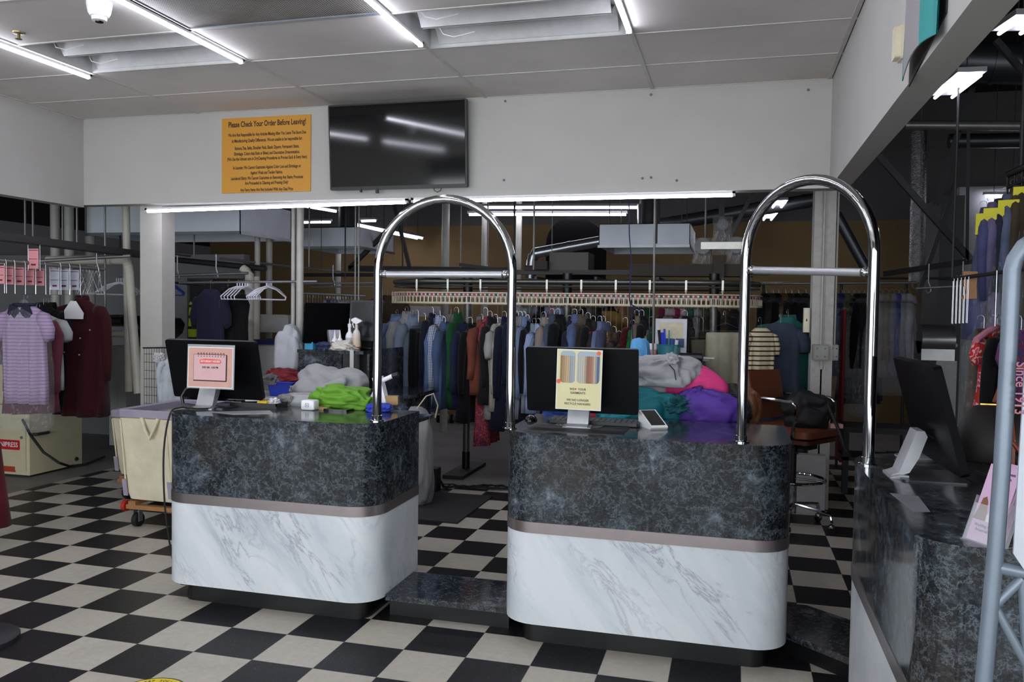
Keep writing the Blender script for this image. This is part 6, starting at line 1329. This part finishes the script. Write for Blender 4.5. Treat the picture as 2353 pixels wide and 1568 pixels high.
# centre aisle things
solo('floor_mat', MB().box(-.2, 1.335, 2.53, 3.46, 0, .012), plain('mat_rubber', (46,44,45), .8, 0, .1, 4), 'flat black rubber mat on the tiles behind the left counter', 'mat', smooth=False)
blob('grey_sack', 'tall grey cloth sack standing beyond the left counter', 'sack', (at(962, 1150, 2.95).x-.02, 2.98, .012), (.28, .28, .82), bc((140,139,138)), 81, 0, None, .05, fl_=-.9)
solo('sack_frame', MB().tube([(.86, 2.9, .8), (.93, 2.92, .9), (.98, 2.95, .92), (1.0, 3.0, .82), (.98, 3.0, .72)], .006, 6), CANVAS, 'white looped drawstring on top of the grey sack', 'cord')
p = fl(1000, 1126, 0); solo('power_adapter', MB().rbox(p.x-.06, p.x+.04, 3.5, 3.62, 0, .2, .01), BLACK, 'black power box on the floor beside the grey sack', 'power box')
for k in range(7):
    pts = [fl(1008+3*k, 1098+4*k, .05*max(0, 3-k))]; rnd = random.Random(k)
    for x in range(1020, 1200, 22): q = fl(x+rnd.uniform(-4, 4), 1118+rnd.uniform(-6, 4)+(x-1020)*.02, .012+rnd.uniform(0, .012)); pts.append(q)
    solo('floor_cable', MB().tube(pts, .005, 5), RUBB, 'black cable in the tangle on the floor between the counters', 'cable', 'cables tangled on the floor', loc=pts[0])
p = fl(1120, 965, 0); solo('round_plate', MB().lathe([(.16, 0), (.16, .01), (.02, .012)], fl(1150, 976, 0), 28), plain('rusty_plate', (60,48,44), .7), 'flat round dark plate on the concrete near the far shirts', 'plate')
p = Vector((-.12, -.2, 0)); t = thing('stanchion_base', 'round black weighted base at the lower left edge', 'base', p)
part('disc', MB().lathe([(.18, 0), (.18, .02), (.165, .032), (.03, .036)], p, 40), plain('base_black', (34,34,40), .5), t); part('post', MB().cyl(p+Vector((0, 0, .03)), p+Vector((0, 0, .95)), .025, 16), BLACK, t)
pc = fl(385, 1568, 0); pc = Vector((pc.x-.0, -.42, .0))
t = thing('floor_sticker', 'round yellow distancing sticker with footprints on the floor', 'sticker', (pc.x, pc.y, 0))
part('black_rim', MB().lathe([(.155, 0), (.155, .0012), (.001, .0012)], pc, 48), BLACK, t); part('yellow_disc', MB().lathe([(.148, .0012), (.148, .0018), (.001, .0018)], pc, 48), plain('sticker_yellow', (226,202,40), .5), t)
for s in (-1, 1):
    part('footprint', MB().prism([(pc.x+s*.028+.022*math.cos(a)*(1 if math.sin(a) > 0 else .8), pc.y+.055+.036*math.sin(a)) for a in [2*PI*i/18 for i in range(18)]], .0018, .0024), BLACK, t, False)
    part('footprint', MB().prism([(pc.x+s*.028+.016*math.cos(a), pc.y+.0+.014*math.sin(a)) for a in [2*PI*i/14 for i in range(14)]], .0018, .0024), BLACK, t, False)
tx = []
for k, c_ in enumerate('PLEASE KEEP SOCIAL DISTANCING'):
    a = math.radians(190-k*200/28); tx.append((c_, .02, Matrix.Translation((pc.x+.125*math.cos(a), pc.y+.125*math.sin(a), .002)) @ Matrix.Rotation(a-PI/2, 4, 'Z'), 1)) if c_ != ' ' else None
letters(tx, BLACK, t, ext=.0003)
# film rolls above the conveyor
for (x, y, lab) in ((1616, 568, 'left film roll with clear plastic hanging above the conveyor'), (1692, 566, 'right film roll partly behind the arch post'), (1661, 520, 'clear plastic film loop over the rolls bracket')):
    p = at(x, y, 4.75); t = thing('film_roll', lab, 'plastic film roll', p, group='garment film rolls')
    part('core', MB().cyl(p-Vector((.0, .16, 0)), p+Vector((0, .16, 0)), .075 if y > 530 else .05, 20), plain('film_grey', (58,57,55), .4), t)
    ww = .14; part('hanging_film', MB().loft([[(p.x+dx+.01*math.sin(z*30+k), p.y-.17+dy, z) for k, (dx, dy) in enumerate(((-ww*.6, 0), (0, -.02), (ww*.6, 0), (ww*.6, .006), (0, -.014), (-ww*.6, .006)))] for z in (p.z+.07, p.z-.05, p.z-.15, p.z-.28)]), FILM, t, 2)
a, b = at(1611, 560, 4.6), at(1705, 568, 4.6); solo('roll_bracket', MB().box(a.x, b.x, 4.56, 4.6, b.z-.02, a.z+.01), plain('bracket', (190,188,180), .4, .5), 'pale steel bracket bar carrying the film rolls', 'bracket', smooth=False)
solo('blue_cable', MB().tube([at(1445, 450, 3.6), at(1446, 540, 3.6), at(1451, 600, 3.6), at(1446, 690, 3.6), at(1450, 700, 3.6), at(1470, 710, 3.6), at(1474, 722, 3.6), at(1462, 716, 3.6), at(1448, 694, 3.6), at(1452, 730, 3.6), at(1455, 790, 3.6), at(1452, 830, 3.6)], .005, 6), plain('cable_blue', (30,32,80), .5), 'dark blue cable hanging and looped in front of the conveyor', 'cable')
# tablet sheets in doorway: vest
blob('safety_vest', 'black vest with lime stripes hanging in the dark doorway', 'vest', (at(446, 760, 5.1).x, 5.1, at(446, 760, 5.1).z-.2), (.14, .1, .6), stripes('vest_stripe', (20,20,22), (170,200,40), 8, 'Z', .75), 91, 0, None, .08)
# person reaching up behind the conveyor
def person():
    px = at(1405, 700, 5.62).x; Y = 5.62
    t = thing('person', 'person in a yellow shirt reaching up behind the conveyor', 'person', (px, Y, 0))
    J = {'hip': (0,0,.9), 'waist': (0,0,1.05), 'chest': (0,0,1.25), 'nb': (0,0,1.4), 'neck': (0,0,1.46), 'head': (0,-.01,1.55), 'top': (0,0,1.64),
         'ls': (-.15,0,1.36), 'le': (-.2,-.02,1.1), 'lw': (-.17,-.16,.92), 'lh': (-.16,-.2,.88), 'rs': (.15,0,1.36), 're': (.24,-.12,1.3), 'rw': (.15,-.2,1.55), 'rh': (.13,-.22,1.62),
         'lhip': (-.09,0,.86), 'lk': (-.1,-.02,.47), 'la': (-.1,0,.08), 'lt': (-.1,-.14,.03), 'rhip': (.09,0,.86), 'rk': (.1,-.02,.47), 'ra': (.1,0,.08), 'rt': (.1,-.14,.03)}
    Rr = {'hip': .13, 'waist': .12, 'chest': .14, 'nb': .07, 'neck': .05, 'head': .085, 'top': .06, 'ls': .065, 'le': .045, 'lw': .03, 'lh': .032, 'rs': .065, 're': .048, 'rw': .03, 'rh': .034, 'lhip': .09, 'lk': .06, 'la': .04, 'lt': .035, 'rhip': .09, 'rk': .06, 'ra': .04, 'rt': .035}
    E_ = [('hip','waist'), ('waist','chest'), ('chest','nb'), ('nb','neck'), ('neck','head'), ('head','top'), ('nb','ls'), ('ls','le'), ('le','lw'), ('lw','lh'), ('nb','rs'), ('rs','re'), ('re','rw'), ('rw','rh'), ('hip','lhip'), ('lhip','lk'), ('lk','la'), ('la','lt'), ('hip','rhip'), ('rhip','rk'), ('rk','ra'), ('ra','rt')]
    def skin(keys, edges, R, root, grow=0.):
        me = bpy.data.meshes.new('sk'); me.from_pydata([J[k] for k in keys], [(keys.index(a), keys.index(b)) for a, b in edges], [])
        o = bpy.data.objects.new('sk', me); C.objects.link(o); o.modifiers.new('s', 'SKIN')
        for i, k in enumerate(keys): me.skin_vertices[0].data[i].radius = (R[k]+grow, (R[k]+grow)*(.75 if k in ('hip','waist','chest') else 1)); me.skin_vertices[0].data[i].use_root = (k == root)
        sb = o.modifiers.new('u', 'SUBSURF'); sb.levels = sb.render_levels = 2
        bpy.context.view_layer.update(); out = bpy.data.meshes.new_from_object(o.evaluated_get(bpy.context.evaluated_depsgraph_get())); bpy.data.objects.remove(o)
        out.materials.clear(); out.shade_smooth(); return out
    SK = plain('skin', (176,122,92), .55, 0, .05)
    me = skin(list(J), E_, Rr, 'hip'); me.materials.append(SK); part('body', me, SK, t, True, True)
    for (hx, hy, hz), up in ((J['rh'], 1), (J['lh'], -1)):
        for k in range(4):
            x = hx-.028+.018*k; L = (.06, .07, .065, .05)[k]
            part('finger', MB().tube([(x, hy, hz), (x, hy-.012, hz+up*L*.5), (x, hy-.035, hz+up*L*.8)], .0085, 8), SK, t, True, True)
        part('thumb', MB().tube([(hx-.03, hy-.01, hz-up*.02), (hx-.055, hy-.02, hz+up*.01), (hx-.058, hy-.03, hz+up*.035)], .0095, 8), SK, t, True, True)
    ks = ['hip', 'waist', 'chest', 'nb', 'ls', 'le', 'rs', 're', 'lhip', 'rhip']
    me = skin(ks, [e for e in E_ if e[0] in ks and e[1] in ks], Rr, 'waist', .018); YS = cloth((190,150,70)); me.materials.append(YS); part('yellow_shirt', me, YS, t, True, True)
    ks = ['hip', 'lhip', 'lk', 'la', 'rhip', 'rk', 'ra']
    me = skin(ks, [e for e in E_ if e[0] in ks and e[1] in ks], Rr, 'hip', .02); me.materials.append(cloth((30,32,44))); part('trousers', me, cloth((30,32,44)), t, True, True)
    part('hair', MB().ball((0, .02, 1.6), .11, .95, .95, .85), plain('hair_dark', (34,24,20), .7), t, True, True)
    for s in (-1, 1):
        part('eye', MB().ball((s*.033, -.09, 1.565), .012), PAPER, t, True, True); part('ear', MB().ball((s*.092, 0, 1.55), .022, .4, 1, 1.3), SK, t, True, True)
    part('nose', MB().ball((0, -.105, 1.54), .014, .8, 1, 1.5), SK, t, True, True); part('mouth', MB().ball((0, -.09, 1.505), .02, 1.1, .5, .3), plain('lips', (150,80,72), .5), t, True, True)
person()
for z_ in (): pass
w = bpy.data.worlds.new('w'); bpy.context.scene.world = w; w.use_nodes = True
w.node_tree.nodes['Background'].inputs[0].default_value = (.9,.92,1,1); w.node_tree.nodes['Background'].inputs[1].default_value = .35
def area(loc, rot, sx, sy, e, c=(1,1,1)):
    l = bpy.data.lights.new('daylight', 'AREA'); l.shape = 'RECTANGLE'; l.size = sx; l.size_y = sy; l.energy = e; l.color = c
    o = bpy.data.objects.new('daylight', l); C.objects.link(o); o.location = loc; o.rotation_euler = rot
area((2, -6.3, 1.6), (PI/2, 0, 0), 12, 2.4, 400, (.88,.95,1))
cy = bpy.context.scene.cycles; cy.max_bounces = 7; cy.diffuse_bounces = 4; cy.glossy_bounces = 4; cy.transparent_max_bounces = 12; cy.transmission_bounces = 4; cy.adaptive_threshold = .02; cy.caustics_reflective = False; cy.caustics_refractive = False
vs = bpy.context.scene.view_settings; vs.view_transform = 'Standard'; vs.look = 'None'; vs.gamma = 1; vs.use_curve_mapping = False; vs.exposure = .42
